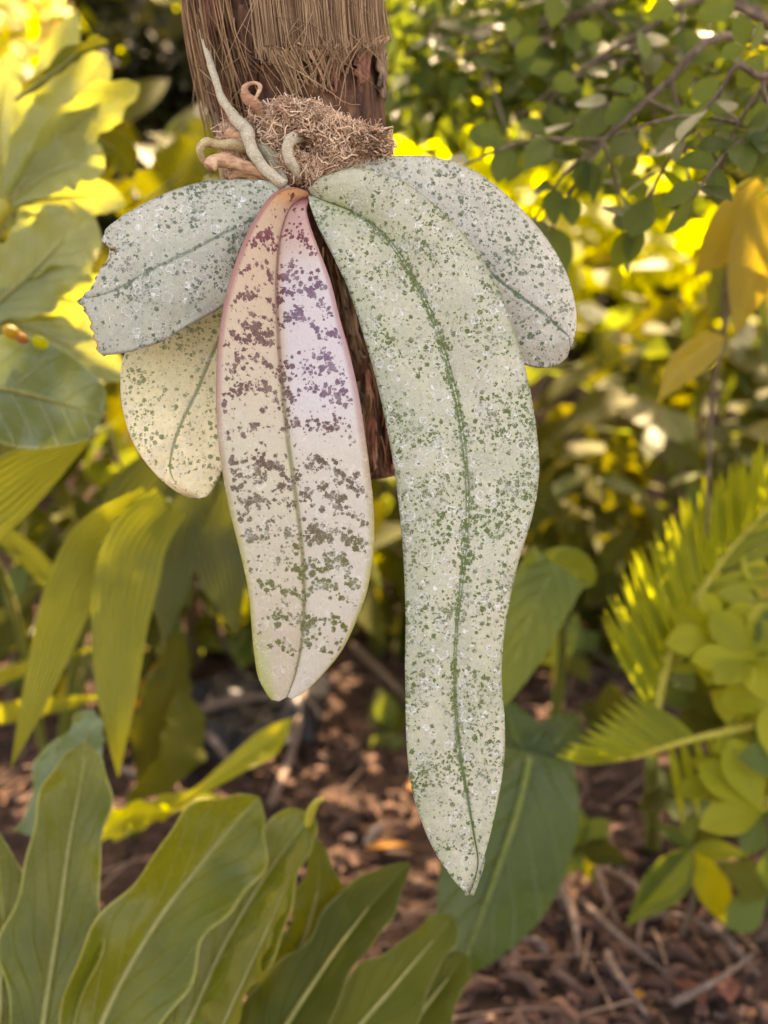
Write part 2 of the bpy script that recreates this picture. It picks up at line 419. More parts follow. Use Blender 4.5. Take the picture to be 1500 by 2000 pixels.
M['rib'] = bark_mat('pale_leaf_rib', (0.20, 0.19, 0.05), (0.27, 0.25, 0.08), (0.25, 0.22, 0.07), 1.0, rough=0.5, bump=0.0003)
M['stalk_yellow'] = bark_mat('yellow_stalk', (0.30, 0.26, 0.03), (0.42, 0.36, 0.05), (0.40, 0.28, 0.04), 1.0, rough=0.5, bump=0.0004)
M['twig'] = bark_mat('brown_twig', (0.08, 0.055, 0.035), (0.19, 0.13, 0.085), (0.24, 0.18, 0.12), 1.0)
M['dry_twig'] = bark_mat('dry_twig', (0.09, 0.06, 0.045), (0.20, 0.14, 0.105), (0.26, 0.19, 0.15), 1.0)
M['trunk'] = bark_mat('tree_trunk', (0.05, 0.035, 0.022), (0.14, 0.10, 0.065), (0.18, 0.14, 0.09), 0.2, bump=0.01)
M['black_plastic'] = bark_mat('black_plastic', (0.008, 0.008, 0.009), (0.016, 0.016, 0.018), (0.024, 0.024, 0.027), 0.3, rough=0.42, stretch=(1, 1, 1), bump=0.001)

def chip_mat():
    m = NT('mulch_chip')
    g = m.n('NewGeometry').outputs['Random Per Island']; r = m.n('ObjectInfo').outputs['Random']
    f = m.math('FRACT', m.math('ADD', g, r))
    P = m.n('TexCoord').outputs['Object']
    nz = m.noise(m.vmul(P, (0.3, 1, 1)), 160, 4, 0.6).outputs['Fac']
    cr = m.n('ValToRGB'); e = cr.color_ramp.elements
    e[0].position = 0; e[0].color = (0.028, 0.016, 0.011, 1); e[1].position = 1; e[1].color = (0.28, 0.22, 0.18, 1)
    for p, c in ((0.25, (0.055, 0.029, 0.020)), (0.5, (0.092, 0.047, 0.031)), (0.8, (0.155, 0.076, 0.047)), (0.96, (0.13, 0.078, 0.058))):
        x = e.new(p); x.color = (*c, 1)
    m.l(f, cr.inputs[0])
    c = m.mix(m.ss(nz, 0.3, 0.7, 0.0, 0.5), cr.outputs[0], (0.06, 0.035, 0.024))
    return m.done(m.principled(c, 0.85, m.bump(nz, 0.6, 0.002), 0.25).outputs[0])
M['chip'] = chip_mat()
M['litter'] = strand_mat('dead_stalk', (0.08, 0.045, 0.028), (0.27, 0.18, 0.12))

def ground_mat():
    m = NT('soil')
    P = m.n('TexCoord').outputs['Object']
    a = m.noise(P, 9, 5, 0.65).outputs['Fac']; b = m.noise(P, 70, 5, 0.7).outputs['Fac']
    v = m.vor(m.distort(P, 40, 0.03), 55).outputs['Color']
    c = m.mix(m.ss(b, 0.3, 0.7), (0.018, 0.010, 0.007), (0.075, 0.040, 0.025))
    c = m.mix(m.ss(a, 0.45, 0.7, 0.0, 0.5), c, (0.11, 0.06, 0.036))
    c = m.mix(m.ss(m.sep(v)[0], 0.6, 0.9, 0.0, 0.5), c, (0.12, 0.066, 0.042))
    return m.done(m.principled(c, 0.9, m.bump(m.math('ADD', b, m.sep(v)[1]), 1.0, 0.015), 0.2).outputs[0])
M['ground'] = ground_mat()
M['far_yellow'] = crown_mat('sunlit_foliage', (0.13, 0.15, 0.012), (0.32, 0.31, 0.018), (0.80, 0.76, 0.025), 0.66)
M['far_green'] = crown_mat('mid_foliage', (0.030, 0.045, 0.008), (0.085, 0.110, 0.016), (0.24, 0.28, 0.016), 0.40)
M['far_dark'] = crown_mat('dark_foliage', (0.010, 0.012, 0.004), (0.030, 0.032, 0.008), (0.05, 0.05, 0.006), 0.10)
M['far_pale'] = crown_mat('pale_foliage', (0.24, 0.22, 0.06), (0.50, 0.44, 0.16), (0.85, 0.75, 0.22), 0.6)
M['small_cloud'] = crown_mat('small_leaf_cloud', (0.028, 0.050, 0.009), (0.085, 0.120, 0.018), (0.26, 0.34, 0.02), 0.3, 0.4)
M['canopy'] = crown_mat('added_canopy_foliage', (0.03, 0.045, 0.010), (0.06, 0.08, 0.016), (0.12, 0.14, 0.01), 0.15)

# ------------------------------------------------------------------ ground and mulch
gx = np.concatenate([np.linspace(-150, -4, 12), np.linspace(-3.5, 3.5, 71), np.linspace(4, 150, 12)])
gy = np.concatenate([np.linspace(-60, -1, 8), np.linspace(-0.5, 5.0, 56), np.linspace(6, 200, 14)])
GX, GY = np.meshgrid(gx, gy, indexing='ij')
vn = VNoise(3)
GZ = (vn(GX * 2.3 + 20, GY * 2.3 + 20) - 0.5) * 0.05 + (vn(GX * 7 + 9, GY * 7 + 4) - 0.5) * 0.02
def gz(x, y):
    x = np.asarray(x, float); y = np.asarray(y, float)
    return (vn(x * 2.3 + 20, y * 2.3 + 20) - 0.5) * 0.05 + (vn(x * 7 + 9, y * 7 + 4) - 0.5) * 0.02
nx, ny = GX.shape
ii, jj = np.meshgrid(np.arange(nx - 1), np.arange(ny - 1), indexing='ij')
gq = np.stack([ii * ny + jj, (ii + 1) * ny + jj, (ii + 1) * ny + jj + 1, ii * ny + jj + 1], -1).reshape(-1, 4)
ground = fast_mesh('ground', np.stack([GX, GY, GZ], -1).reshape(-1, 3), gq, M['ground'], smooth=True)
tag(ground, kind='structure')

def on_ground(px, py, dz=0.0):
    p = ground_at(px, py)
    for _ in range(3): p = ground_at(px, py, float(gz(p[0], p[1])))
    return p + np.array([0, 0, dz])

def chip_verts(L, W, H, r):
    v = np.array([[x, y, z] for x in (-1, 0.1, 1) for y in (-1, 1) for z in (-1, 1)], float)
    v[:, 0] *= L / 2; v[:, 1] *= W / 2; v[:, 2] *= H / 2
    v[[0, 1, 2, 3]] *= [1, r.uniform(.35, .9), r.uniform(.5, 1)]
    v[[8, 9, 10, 11]] *= [1, r.uniform(.25, .9), r.uniform(.4, 1)]
    v += r.normal(0, 0.10, v.shape) * np.array([L * .35, W * .5, H * .6])
    v[4:8, 2] += r.normal(0, H * .4)
    f = []
    for k in (0, 4):
        f += [(k, k + 4, k + 5, k + 1), (k + 2, k + 3, k + 7, k + 6), (k, k + 2, k + 6, k + 4), (k + 1, k + 5, k + 7, k + 3)]
    f += [(0, 1, 3, 2), (8, 10, 11, 9)]
    return v, f
chip_meshes = []
for k in range(10):
    L = 0.72 * [0.030, 0.022, 0.040, 0.018, 0.050, 0.026, 0.016, 0.034, 0.06, 0.022][k]
    v, f = chip_verts(L, L * [0.5, .75, .3, .8, .22, .6, .9, .4, .16, .55][k], 0.006 + 0.12 * L, rng)
    o = mesh_obj('wood_chip', v, f, M['chip'], None, smooth=False)
    me = o.data; bpy.data.objects.remove(o); chip_meshes.append(me)
def rot3(r, tilt=0.35):
    return Matrix.Rotation(r.uniform(0, 6.283), 4, 'Z') @ Matrix.Rotation(r.normal(0, tilt), 4, 'X') @ Matrix.Rotation(r.normal(0, tilt), 4, 'Y')
cnt = 0
while cnt < 295:
    px = rng.uniform(560, 1500) if rng.random() < 0.8 else rng.uniform(0, 560)
    py = rng.uniform(1560, 2040) if px > 560 else rng.uniform(1150, 1500)
    if 560 < px < 900 and py > 1750: continue
    p = on_ground(px, py)
    s = rng.uniform(0.7, 1.35)
    link_copy(chip_meshes[rng.integers(10)], 'wood_chip', ground, Matrix.Translation((p[0], p[1], p[2] + rng.uniform(0.002, 0.012))) @ rot3(rng) @ Matrix.Scale(s, 4))
    cnt += 1
VV, FF, off = [], [], 0
for k in range(11000):
    x = rng.uniform(-1.6, 1.8); y = rng.uniform(0.35, 3.6)
    me = chip_meshes[rng.integers(10)]
    mt = Matrix.Translation((x, y, float(gz(x, y)) + rng.uniform(-0.002, 0.006))) @ rot3(rng) @ Matrix.Scale(rng.uniform(0.55, 1.3), 4)
    mv = np.array([mt @ v.co for v in me.vertices])
    VV.append(mv); FF += [tuple(i + off for i in p.vertices) for p in me.polygons]; off += len(mv)
tag(fast_mesh('mulch_chips', np.vstack(VV), np.array(FF), M['chip'], ground), kind='stuff')
cur = []
for n in range(900):                              # fine dead stalks and needles strewn over the mulch
    x = rng.uniform(-1.3, 1.5); y = rng.uniform(.5, 2.6); a = rng.uniform(0, 6.28); L = rng.uniform(.03, .14); t = np.linspace(-.5, .5, 6); bw = rng.normal(0, .12)
    cx = x + L * (np.cos(a) * t - np.sin(a) * bw * t ** 2); cy = y + L * (np.sin(a) * t + np.cos(a) * bw * t ** 2)
    cur.append(np.stack([cx, cy, gz(cx, cy) + .010 + rng.uniform(0, .008) + t * rng.normal(0, .012)], -1))
tag(strands_mesh('dead_stalks', cur, rng.uniform(.0006, .0017, len(cur)), M['litter'], ground, 4), kind='stuff')
# ------------------------------------------------------------------ the hanging palm log
AX = [(520, -900, 0.60), (540, -450, 0.635), (557, 0, 0.662), (595, 260, 0.678), (628, 600, 0.692), (660, 935, 0.703)]
HWPX = [178, 176, 172, 158, 146, 128]
axP = np.array([at(*a) for a in AX])
axR = np.array([HWPX[i] * pxm(AX[i][2]) for i in range(6)])
NS = 120
axs = catmull(axP, NS); axr = catmull(axR[:, None], NS)[:, 0]
log = thing('palm_log', 'fibrous brown palm log hanging above the spotted orchid', 'log')
lv, lf = [], []
SD = 72
ang = np.linspace(0, 2 * np.pi, SD, endpoint=False)
def trunk_frame(i):
    T = norm(np.gradient(axs, axis=0))[i]
    S = norm(np.cross(T, F)); S = S if S[0] > 0 else -S
    N = np.cross(S, T); N = N if N @ F < 0 else -N
    return S, N
_T = norm(np.gradient(axs, axis=0))
_S = np.cross(_T, F); _S = norm(_S * np.sign(_S[:, :1])); _N = np.cross(_S, _T); _N = _N * np.sign(-(_N @ F))[:, None]
vn2 = VNoise(11)
def trunk_pt(s, a, lift=0.0):
    """s in 0..1 down the log, a angle (0 = right, pi/2 = facing the camera)"""
    s = np.asarray(s, float); a = np.asarray(a, float)
    t = np.clip(s, 0, 1) * (NS - 1); i = np.minimum(t.astype(int), NS - 2); f = (t - i)[..., None]
    P = axs[i] * (1 - f) + axs[i + 1] * f
    r = axr[i] * (1 - f[..., 0]) + axr[i + 1] * f[..., 0]
    S = _S[i]; N = _N[i]
    rr = r * (0.985 + 0.05 * (vn2(a * 3.2 + 30, s * 5 + 3) - 0.5)) + lift
    return P + rr[..., None] * (np.cos(a)[..., None] * S + np.sin(a)[..., None] * N)
ss_, aa_ = np.meshgrid(np.linspace(0, 1, 220), ang, indexing='ij')
lift = 0.004 * (vn2(aa_ * 9 + 5, ss_ * 22 + 2) - 0.5) + 0.0025 * (vn2(aa_ * 26, ss_ * 40) - 0.5)
rag = (vn2(aa_ * 5, ss_ * 0 + 7.3) - 0.5) * 0.02 * (ss_ > 0.97)
LV = trunk_pt(np.clip(ss_ + rag, 0, 1), aa_, lift).reshape(-1, 3)
i, j = np.meshgrid(np.arange(219), np.arange(SD), indexing='ij'); j2 = (j + 1) % SD
LQ = np.stack([i * SD + j, i * SD + j2, (i + 1) * SD + j2, (i + 1) * SD + j], -1).reshape(-1, 4)
faces = [tuple(q) for q in LQ] + [tuple(range(SD - 1, -1, -1)), tuple(219 * SD + np.arange(SD))]
mesh_obj('bark_core', LV, faces, M['bark'], log)

def s_of(py): return float(np.interp(py, [-900, -450, 0, 260, 600, 935], np.linspace(0, 1, 6)))
def a_of(px, py):
    cx = np.interp(py, [a[1] for a in AX], [a[0] for a in AX]); hw = np.interp(py, [a[1] for a in AX], HWPX)
    return math.acos(max(-0.999, min(0.999, (px - cx) / hw)))
def on_trunk(px, py, lift=0.0):
    return trunk_pt(np.array([s_of(py)]), np.array([a_of(px, py)]), lift)[0]

# the woven sheath of parallel fibres, upper right: smooth, then a combed edge and loose ends hanging
def px_curves(L, lifts):
    """L: (N,k,2) photo pixels on the trunk; lifts (N,k)"""
    N, k, _ = L.shape
    out = np.empty((N, k, 3))
    for n in range(N):
        s = np.array([s_of(p[1]) for p in L[n]]); a = np.array([a_of(p[0], p[1]) for p in L[n]])
        out[n] = trunk_pt(s, a) + 0
        nn = np.stack([np.cos(a), np.sin(a)], -1)
        ii_ = np.minimum((s * (NS - 1)).astype(int), NS - 1)
        out[n] += lifts[n][:, None] * (nn[:, :1] * _S[ii_] + nn[:, 1:] * _N[ii_])
    return out
cur, lif = [], []
for n in range(470):                              # upper mat, px 505..735 at top, combed to y 100..125
    x0 = rng.uniform(500, 738); f = (x0 - 500) / 238
    yend = 100 + 22 * math.sin(f * 3.1) + 16 * math.sin(f * 23) + rng.normal(0, 9) + (10 if f > .5 else 0)
    xe = x0 + 22 - 10 * f + rng.normal(0, 3)
    ys = np.linspace(-140, yend, 10); t = np.linspace(0, 1, 10)
    xs = x0 - 12 + (xe - x0 + 8) * t + 8 * np.sin(t * 3 + f * 2) * f
    cur.append(np.stack([xs, ys], -1)); lif.append(0.004 + 0.003 * t ** 3 + rng.uniform(0, 0.002) + 0 * t)
mat_c = px_curves(np.array(cur), np.array(lif))
tag(strands_mesh('fibre_mat', mat_c, rng.uniform(0.00026, 0.00046, len(cur)), M['fibre'], log), kind='stuff')
cur, lif = [], []
for n in range(250):                              # hanging fringe under the combed edge
    x0 = rng.uniform(528, 742); f = (x0 - 528) / 214
    y0 = 96 + 22 * math.sin(f * 3.1) + rng.normal(0, 4)
    ln = rng.uniform(25, 110) * (1.25 - 0.75 * f) if rng.random() < .8 else rng.uniform(8, 30)
    t = np.linspace(0, 1, 10)
    ys = y0 + ln * t
    if f < 0.45: xs = x0 + (40 - 30 * f) * t + rng.normal(0, 8) * t ** 2
    else: xs = x0 - 14 * np.sin(t * 1.6) + rng.normal(0, 4) * t
    cur.append(np.stack([xs, ys], -1)); lif.append(0.0065 - 0.003 * t + rng.uniform(0, 0.002))
tag(strands_mesh('fibre_fringe', px_curves(np.array(cur), np.array(lif)), rng.uniform(0.00028, 0.0006, len(cur)), M['fibre'], log), kind='stuff')
cur, lif = [], []
for n in range(120):                              # left side: long strands hanging along the edge, some loose in the air
    x0 = rng.uniform(384, 470); t = np.linspace(0, 1, 14)
    y0 = rng.uniform(-160, 20); y1 = rng.uniform(90, 290)
    sl = (50 + rng.normal(0, 8)) / 260 * (1.15 if x0 < 410 else 1.0)
    xs = x0 + sl * (y0 + (y1 - y0) * t) + rng.normal(0, 5) * t ** 2
    cur.append(np.stack([xs, y0 + (y1 - y0) * t], -1)); lif.append(0.003 + rng.uniform(0, 0.006) + rng.normal(0, 0.002) * t)
tag(strands_mesh('hanging_fibres', px_curves(np.array(cur), np.array(lif)), rng.uniform(0.00025, 0.0006, len(cur)), M['fibre_dark'], log), kind='stuff')
cur = []
for n in range(70):                               # stray hairs outside the left and right edges
    if n < 52:
        x0 = rng.uniform(366, 400); x1 = x0 + rng.uniform(5, 55); y0 = rng.uniform(-120, 30); y1 = rng.uniform(90, 260)
    else:
        x0 = rng.uniform(726, 742); x1 = x0 + rng.uniform(0, 14); y0 = rng.uniform(-60, 40); y1 = y0 + rng.uniform(50, 150)
    d0 = 0.655 + rng.normal(0, 0.008); t = np.linspace(0, 1, 12); bow = rng.normal(0, 9)
    cur.append([at(x0 + (x1 - x0) * q + bow * math.sin(q * 3.14), y0 + (y1 - y0) * q, d0 + 0.008 * q) for q in t])
tag(strands_mesh('stray_fibres', cur, rng.uniform(0.0002, 0.00042, len(cur)), M['fibre'], log), kind='stuff')
cur, lif = [], []
for n in range(75):                              # thin hairs criss-crossing the front
    x0 = rng.uniform(420, 690); y0 = rng.uniform(-60, 190); L = rng.uniform(40, 190)
    th = rng.normal(0.12, 0.42); t = np.linspace(0, 1, 10)
    xs = x0 + L * np.sin(th) * t + rng.normal(0, 14) * np.sin(t * 3.14); ys = np.minimum(y0 + L * np.cos(th) * t, 240)
    cx = np.interp(ys, [-100, 0, 260], [545, 557, 595]); xs = np.clip(xs, cx - 150, cx + 150)
    cur.append(np.stack([xs, ys], -1)); lif.append(0.0075 + rng.uniform(0, 0.003) + 0.002 * np.sin(t * 3))
tag(strands_mesh('crossing_hairs', px_curves(np.array(cur), np.array(lif)), rng.uniform(0.00014, 0.00028, len(cur)), M['fibre'], log), kind='stuff')

def flake(poly, lift, mat, thick=0.0016, name='bark_flake'):
    """a plate of bark from an outline in photo pixels lying on the log"""
    poly = np.array(poly, float); c = poly.mean(0)
    n = 40; P = catmull(np.vstack([poly, poly[:1]]), n + 1)[:-1]
    P += rng.normal(0, 1.6, P.shape)
    rings = [0.0, 0.35, 0.7, 1.0]
    V, Fc = [], []
    for side in (0, 1):
        V.append(on_trunk(c[0], c[1], lift + (thick if side == 0 else 0)))
        for k in rings[1:]:
            for p in P:
                q = c + (p - c) * k
                V.append(on_trunk(q[0], q[1], lift + (thick * (1 - 0.25 * k) if side == 0 else 0) + 0.0012 * math.sin(q[0] * 0.35) * k))
    base2 = 1 + 3 * n
    for side in (0, 1):
        b = side * base2
        for j in range(n):
            j2 = (j + 1) % n
            tri = (b, b + 1 + j, b + 1 + j2); Fc.append(tri if side else tri[::-1])
            for k in range(2):
                q = (b + 1 + k * n + j, b + 1 + (k + 1) * n + j, b + 1 + (k + 1) * n + j2, b + 1 + k * n + j2)
                Fc.append(q if side else q[::-1])
    for j in range(n):
        j2 = (j + 1) % n
        Fc.append((1 + 2 * n + j, 1 + 2 * n + j2, base2 + 1 + 2 * n + j2, base2 + 1 + 2 * n + j))
    return mesh_obj(name, V, Fc, mat, log)
flake([(418, -60), (440, -60), (452, 10), (458, 50), (446, 62), (436, 74), (430, 40)], 0.004, M['flake'], 0.003)
flake([(545, -10), (578, 5), (580, 35), (566, 60), (552, 70), (544, 30)], 0.0035, M['flake'])
flake([(470, 30), (500, 25), (510, 80), (514, 140), (505, 190), (478, 170), (466, 110)], 0.001, M['bark'], 0.003)
flake([(440, 110), (462, 115), (472, 180), (466, 215), (446, 200), (436, 150)], 0.0035, M['flake'])
flake([(690, 135), (708, 130), (712, 170), (704, 195), (694, 200), (684, 175)], 0.004, M['flake'])
flake([(650, 140), (660, 150), (658, 195), (648, 215), (640, 180)], 0.003, M['flake'])
flake([(728, 120), (742, 130), (746, 200), (740, 230), (732, 180)], 0.003, M['tan_bark'])
flake([(428, -80), (408, -80), (415, 60), (432, 140), (452, 250), (468, 260), (452, 120)], 0.003, M['flake'], 0.002)
flake([(400, -70), (388, -60), (394, 60), (420, 180), (438, 250), (446, 240), (424, 120)], 0.0035, M['tan_bark'], 0.002)
flake([(664, 570), (676, 560), (694, 640), (704, 700), (694, 715), (678, 660)], 0.004, M['tan_bark'], 0.002)
flake([(706, 740), (716, 735), (724, 830), (728, 900), (716, 905)], 0.003, M['flake'], 0.002)
flake([(690, 760), (700, 755), (712, 860), (708, 930), (696, 900)], 0.003, M['tan_bark'], 0.002)
flake([(740, 700), (752, 720), (764, 860), (760, 925), (748, 880)], 0.002, M['flake'], 0.002)
cur, lif = [], []
for n in range(160):                              # frayed fibres down the shaded lower part
    x0 = rng.uniform(560, 760); y0 = rng.uniform(480, 860); L = rng.uniform(30, 120); t = np.linspace(0, 1, 8)
    xs = x0 + (0.12 * L + rng.normal(0, 10)) * t; ys = np.minimum(y0 + L * t, 950)
    cur.append(np.stack([xs, ys], -1)); lif.append(0.002 + rng.uniform(0, 0.005) * np.sin(t * 3.1))
tag(strands_mesh('lower_fibres', px_curves(np.array(cur), np.array(lif)), rng.uniform(0.0003, 0.0007, len(cur)), M['fibre_dark'], log), kind='stuff')
# curled strip of bark standing out of the coir
tube('bark_curl', [at(516, 226, .628), at(500, 206, .622), at(483, 192, .618), at(477, 174, .616), at(488, 163, .614), at(503, 163, .612), at(507, 174, .610), at(496, 198, .609)],
     [.0026, .0030, .0028, .0018, .0011, .0010, .0012, .0006], M['dead_root'], log, 8, 40, 0.3)
# wire that carries the log, up to the bough
tube('hanging_wire', [axs[0] + np.array([0, 0, 0.0]), axs[0] + np.array([0, 0.01, 0.3]), axs[0] + np.array([0, .02, 0.75])], [.0016, .0016, .0016], M['black_plastic'], log, 6, 12)

# ------------------------------------------------------------------ coir packing
coir = thing('coir_clump', 'tan clump of coir fibre packed between log and orchid', 'fibre clump')
lumps = [(520, 240, .632, 26), (560, 235, .622, 34), (600, 240, .622, 36), (640, 262, .622, 38), (690, 280, .624, 34), (735, 288, .630, 26),
         (650, 305, .620, 34), (545, 290, .625, 34), (570, 325, .618, 26), (620, 335, .616, 24), (700, 305, .622, 20), (500, 265, .634, 26), (455, 268, .640, 20), (470, 330, .632, 22)]
CV, CQ, off = [], [], 0
for (x, y, d, r) in lumps:
    c = at(x, y, d); rad = r * pxm(d)
    th = np.linspace(0.05, math.pi - 0.05, 14); ph = np.linspace(0, 2 * math.pi, 20, endpoint=False)
    TT, PP = np.meshgrid(th, ph, indexing='ij')
    D = np.stack([np.sin(TT) * np.cos(PP), np.sin(TT) * np.sin(PP), np.cos(TT)], -1).reshape(-1, 3)
    k = np.array([mnoise.fractal(Vector((c + q * rad) * 160), 0.9, 2.0, 4) for q in D])[:, None]
    CV.append(c + D * rad * (0.82 + 0.32 * k))
    i, j = np.meshgrid(np.arange(13), np.arange(20), indexing='ij'); j2 = (j + 1) % 20
    CQ.append(np.stack([i * 20 + j, i * 20 + j2, (i + 1) * 20 + j2, (i + 1) * 20 + j], -1).reshape(-1, 4) + off); off += 280
tag(fast_mesh('packed_core', np.vstack(CV), np.vstack(CQ), M['coir_core'], coir, smooth=True), kind='stuff')
cur, rad_ = [], []
for n in range(4600):
    x, y, d, r = lumps[rng.integers(len(lumps))]
    if (x - 578) ** 2 + (y - 285) ** 2 < 0: continue
    dirv = norm(rng.normal(0, 1, 3)); dirv -= max(0, dirv @ F) * 1.6 * F; dirv = norm(dirv)
    p = at(x, y, d) + dirv * r * pxm(d) * rng.uniform(0.85, 1.12)
    tan = norm(np.cross(dirv, rng.normal(0, 1, 3)) + 0.25 * dirv * rng.normal()); b = np.cross(dirv, tan)
    L = rng.uniform(0.004, 0.015); k = rng.normal(0, 1.0); t = np.linspace(-.5, .5, 7)[:, None]
    wob = rng.normal(0, 0.0009, (7, 3))
    q = p + tan * L * t + b * L * k * (t ** 2) + dirv * L * rng.uniform(-.2, .5) * (0.25 - t ** 2) + wob
    cur.append(q); rad_.append(rng.uniform(0.00014, 0.00042))
tag(strands_mesh('coir_strands', cur, rad_, M['coir'], coir), kind='stuff')
cur, rad_ = [], []
for n in range(240):                              # long wiry fibres looping over the clump
    x, y, d, r = lumps[rng.integers(len(lumps))]; t = np.linspace(0, 1, 14); a0 = rng.uniform(0, 6.28); L = rng.uniform(20, 75); kx = rng.normal(0, 2.2)
    xs = x + rng.normal(0, 12) + np.cumsum(np.cos(a0 + kx * t + .6 * np.sin(t * 9))) * L / 14; ys = y + rng.normal(0, 10) + np.cumsum(np.sin(a0 + kx * t + .6 * np.sin(t * 9))) * L / 14
    cur.append([at(float(np.clip(q, 440, 766)), float(max(p_, 205 + .25 * max(0, q - 620))), d - r * pxm(d) * (.95 + .3 * math.sin(k_ * 3.1))) for q, p_, k_ in zip(xs, ys, t)]); rad_.append(rng.uniform(.00018, .0006))
tag(strands_mesh('wiry_coir', cur, rad_, M['wiry'], coir), kind='stuff')
# hollow ring of fibre around the small root hole, and the frayed tail at the right
cur, rad_ = [], []
for n in range(420):
    th = rng.uniform(-2.4, 1.6); rr = rng.uniform(24, 40)
    t = np.linspace(-.35, .35, 7)
    cur.append([at(590 + rr * math.cos(th + q), 285 + rr * 0.8 * math.sin(th + q), .612 + rng.normal(0, .002)) for q in t]); rad_.append(rng.uniform(.0002, .0005))
for n in range(260):
    x0 = rng.uniform(680, 745); y0 = rng.uniform(255, 300); th = rng.normal(0.25, 0.5); L = rng.uniform(12, 40); t = np.linspace(0, 1, 7); bw = rng.normal(0, 6)
    cur.append([at(min(x0 + L * math.cos(th) * q, 768), y0 + L * math.sin(th) * q + bw * math.sin(q * 3.1), .618 + rng.normal(0, .004)) for q in t]); rad_.append(rng.uniform(.0002, .0005))
tag(strands_mesh('loose_coir', cur, rad_, M['coir'], coir), kind='stuff')

# ------------------------------------------------------------------ the orchid
orchid = thing('orchid', 'orchid with five silvery spotted strap leaves mounted on palm log', 'orchid')

def orchid_leaf(stations, depth, mat, paint, bulge=(0.004, 0.004), groove=0.0005, nu=49, nv=300, thick=0.0017, wavy=0.0011, seed=0, label=None, jag=0.0):
    """stations: rows of photo pixels left edge .. midrib .. right edge, from base to tip; depth: rows (dL, dM, dR) in metres"""
    K = len(stations)
    x = np.linspace(-1, 1, nu); u = np.sign(x) * np.abs(x) ** 1.25
    rows = []
    for st in stations:
        st = np.array(st, float); k = len(st)
        uu = np.linspace(-1, 1, k)
        rows.append(np.stack([np.interp(u, uu, st[:, 0]), np.interp(u, uu, st[:, 1])], -1))
    G = catmull(np.array(rows), nv)                        # nv, nu, 2
    if jag:
        jn = VNoise(5); k_ = (np.linspace(0, 1, nv) > .93) * np.clip((np.linspace(0, 1, nv) - .93) / .07, 0, 1)
        G[..., 0] += k_[:, None] * jag * ((jn(u * 16 + 3, u * 0 + 2) - .5) + .6 * (jn(u * 41, u * 0 + 6) - .5))[None]
    D = catmull(np.array(depth, float), nv)                # nv, 3
    dd = np.stack([np.interp(u, [-1, 0, 1], D[i]) for i in range(nv)])
    wpx = np.abs(G[:, -1] - G[:, 0]).sum(-1); wf = np.clip(wpx / 200, 0, 1)[:, None]
    s = np.abs(u)[None]
    bl = np.where(u < 0, bulge[0], bulge[1])[None]
    dd = dd - bl * 4 * s * (1 - s) * wf * 1.0
    dd = dd + groove * np.exp(-(u / 0.05) ** 2)[None] * np.clip(wf * 1.5, 0, 1)
    vv = np.linspace(0, 1, nv)[:, None]
    vnz = VNoise(100 + seed)
    dd = dd + wavy * ((vnz(vv * 9 + 0 * u, u[None] * 2.2 + 5 + 0 * vv) - 0.5) * 2 + (vnz(vv * 26 + 0 * u, u[None] * 6 + 9 + 0 * vv) - 0.5) * 0.6) * wf
    P = C + dd[..., None] * (F + ((G[..., :1] - 750) / 1000 * TH) * RT + ((1000 - G[..., 1:]) / 1000 * TH) * UP)
    i, j = np.meshgrid(np.arange(nv - 1), np.arange(nu - 1), indexing='ij')
    Q = np.stack([i * nu + j, (i + 1) * nu + j, (i + 1) * nu + j + 1, i * nu + j + 1], -1).reshape(-1, 4)
    o = mesh_obj('leaf', P.reshape(-1, 3), Q, mat, orchid, np.stack([np.broadcast_to(u * .5 + .5, (nv, nu)), np.broadcast_to(vv, (nv, nu))], -1).reshape(-1, 2))
    U2 = np.broadcast_to(u[None], (nv, nu)); V2 = np.broadcast_to(vv, (nv, nu))
    base, spot, dens, wht = paint(U2, V2, G[..., 0], G[..., 1])
    base = base * np.array([1.22, 1.10, 0.97])
    for nm, a in (('base', base), ('spot', spot)):
        at_ = o.data.attributes.new(nm, 'FLOAT_COLOR', 'POINT')
        at_.data.foreach_set('color', np.concatenate([a.reshape(-1, 3), np.ones((nv * nu, 1))], -1).astype(np.float32).ravel())
    for nm, a in (('dens', dens), ('wht', wht)):
        at_ = o.data.attributes.new(nm, 'FLOAT', 'POINT')
        at_.data.foreach_set('value', np.broadcast_to(a, (nv, nu)).astype(np.float32).ravel())
    md = o.modifiers.new('thickness', 'SOLIDIFY'); md.thickness = thick; md.offset = -1 ; md.use_even_offset = False
    if label: o['label'] = label
    return o

def lerp3(a, b, t): return np.asarray(a) * (1 - t[..., None]) + np.asarray(b) * t[..., None]
n1_, n2_, n3_ = VNoise(51), VNoise(52), VNoise(53)

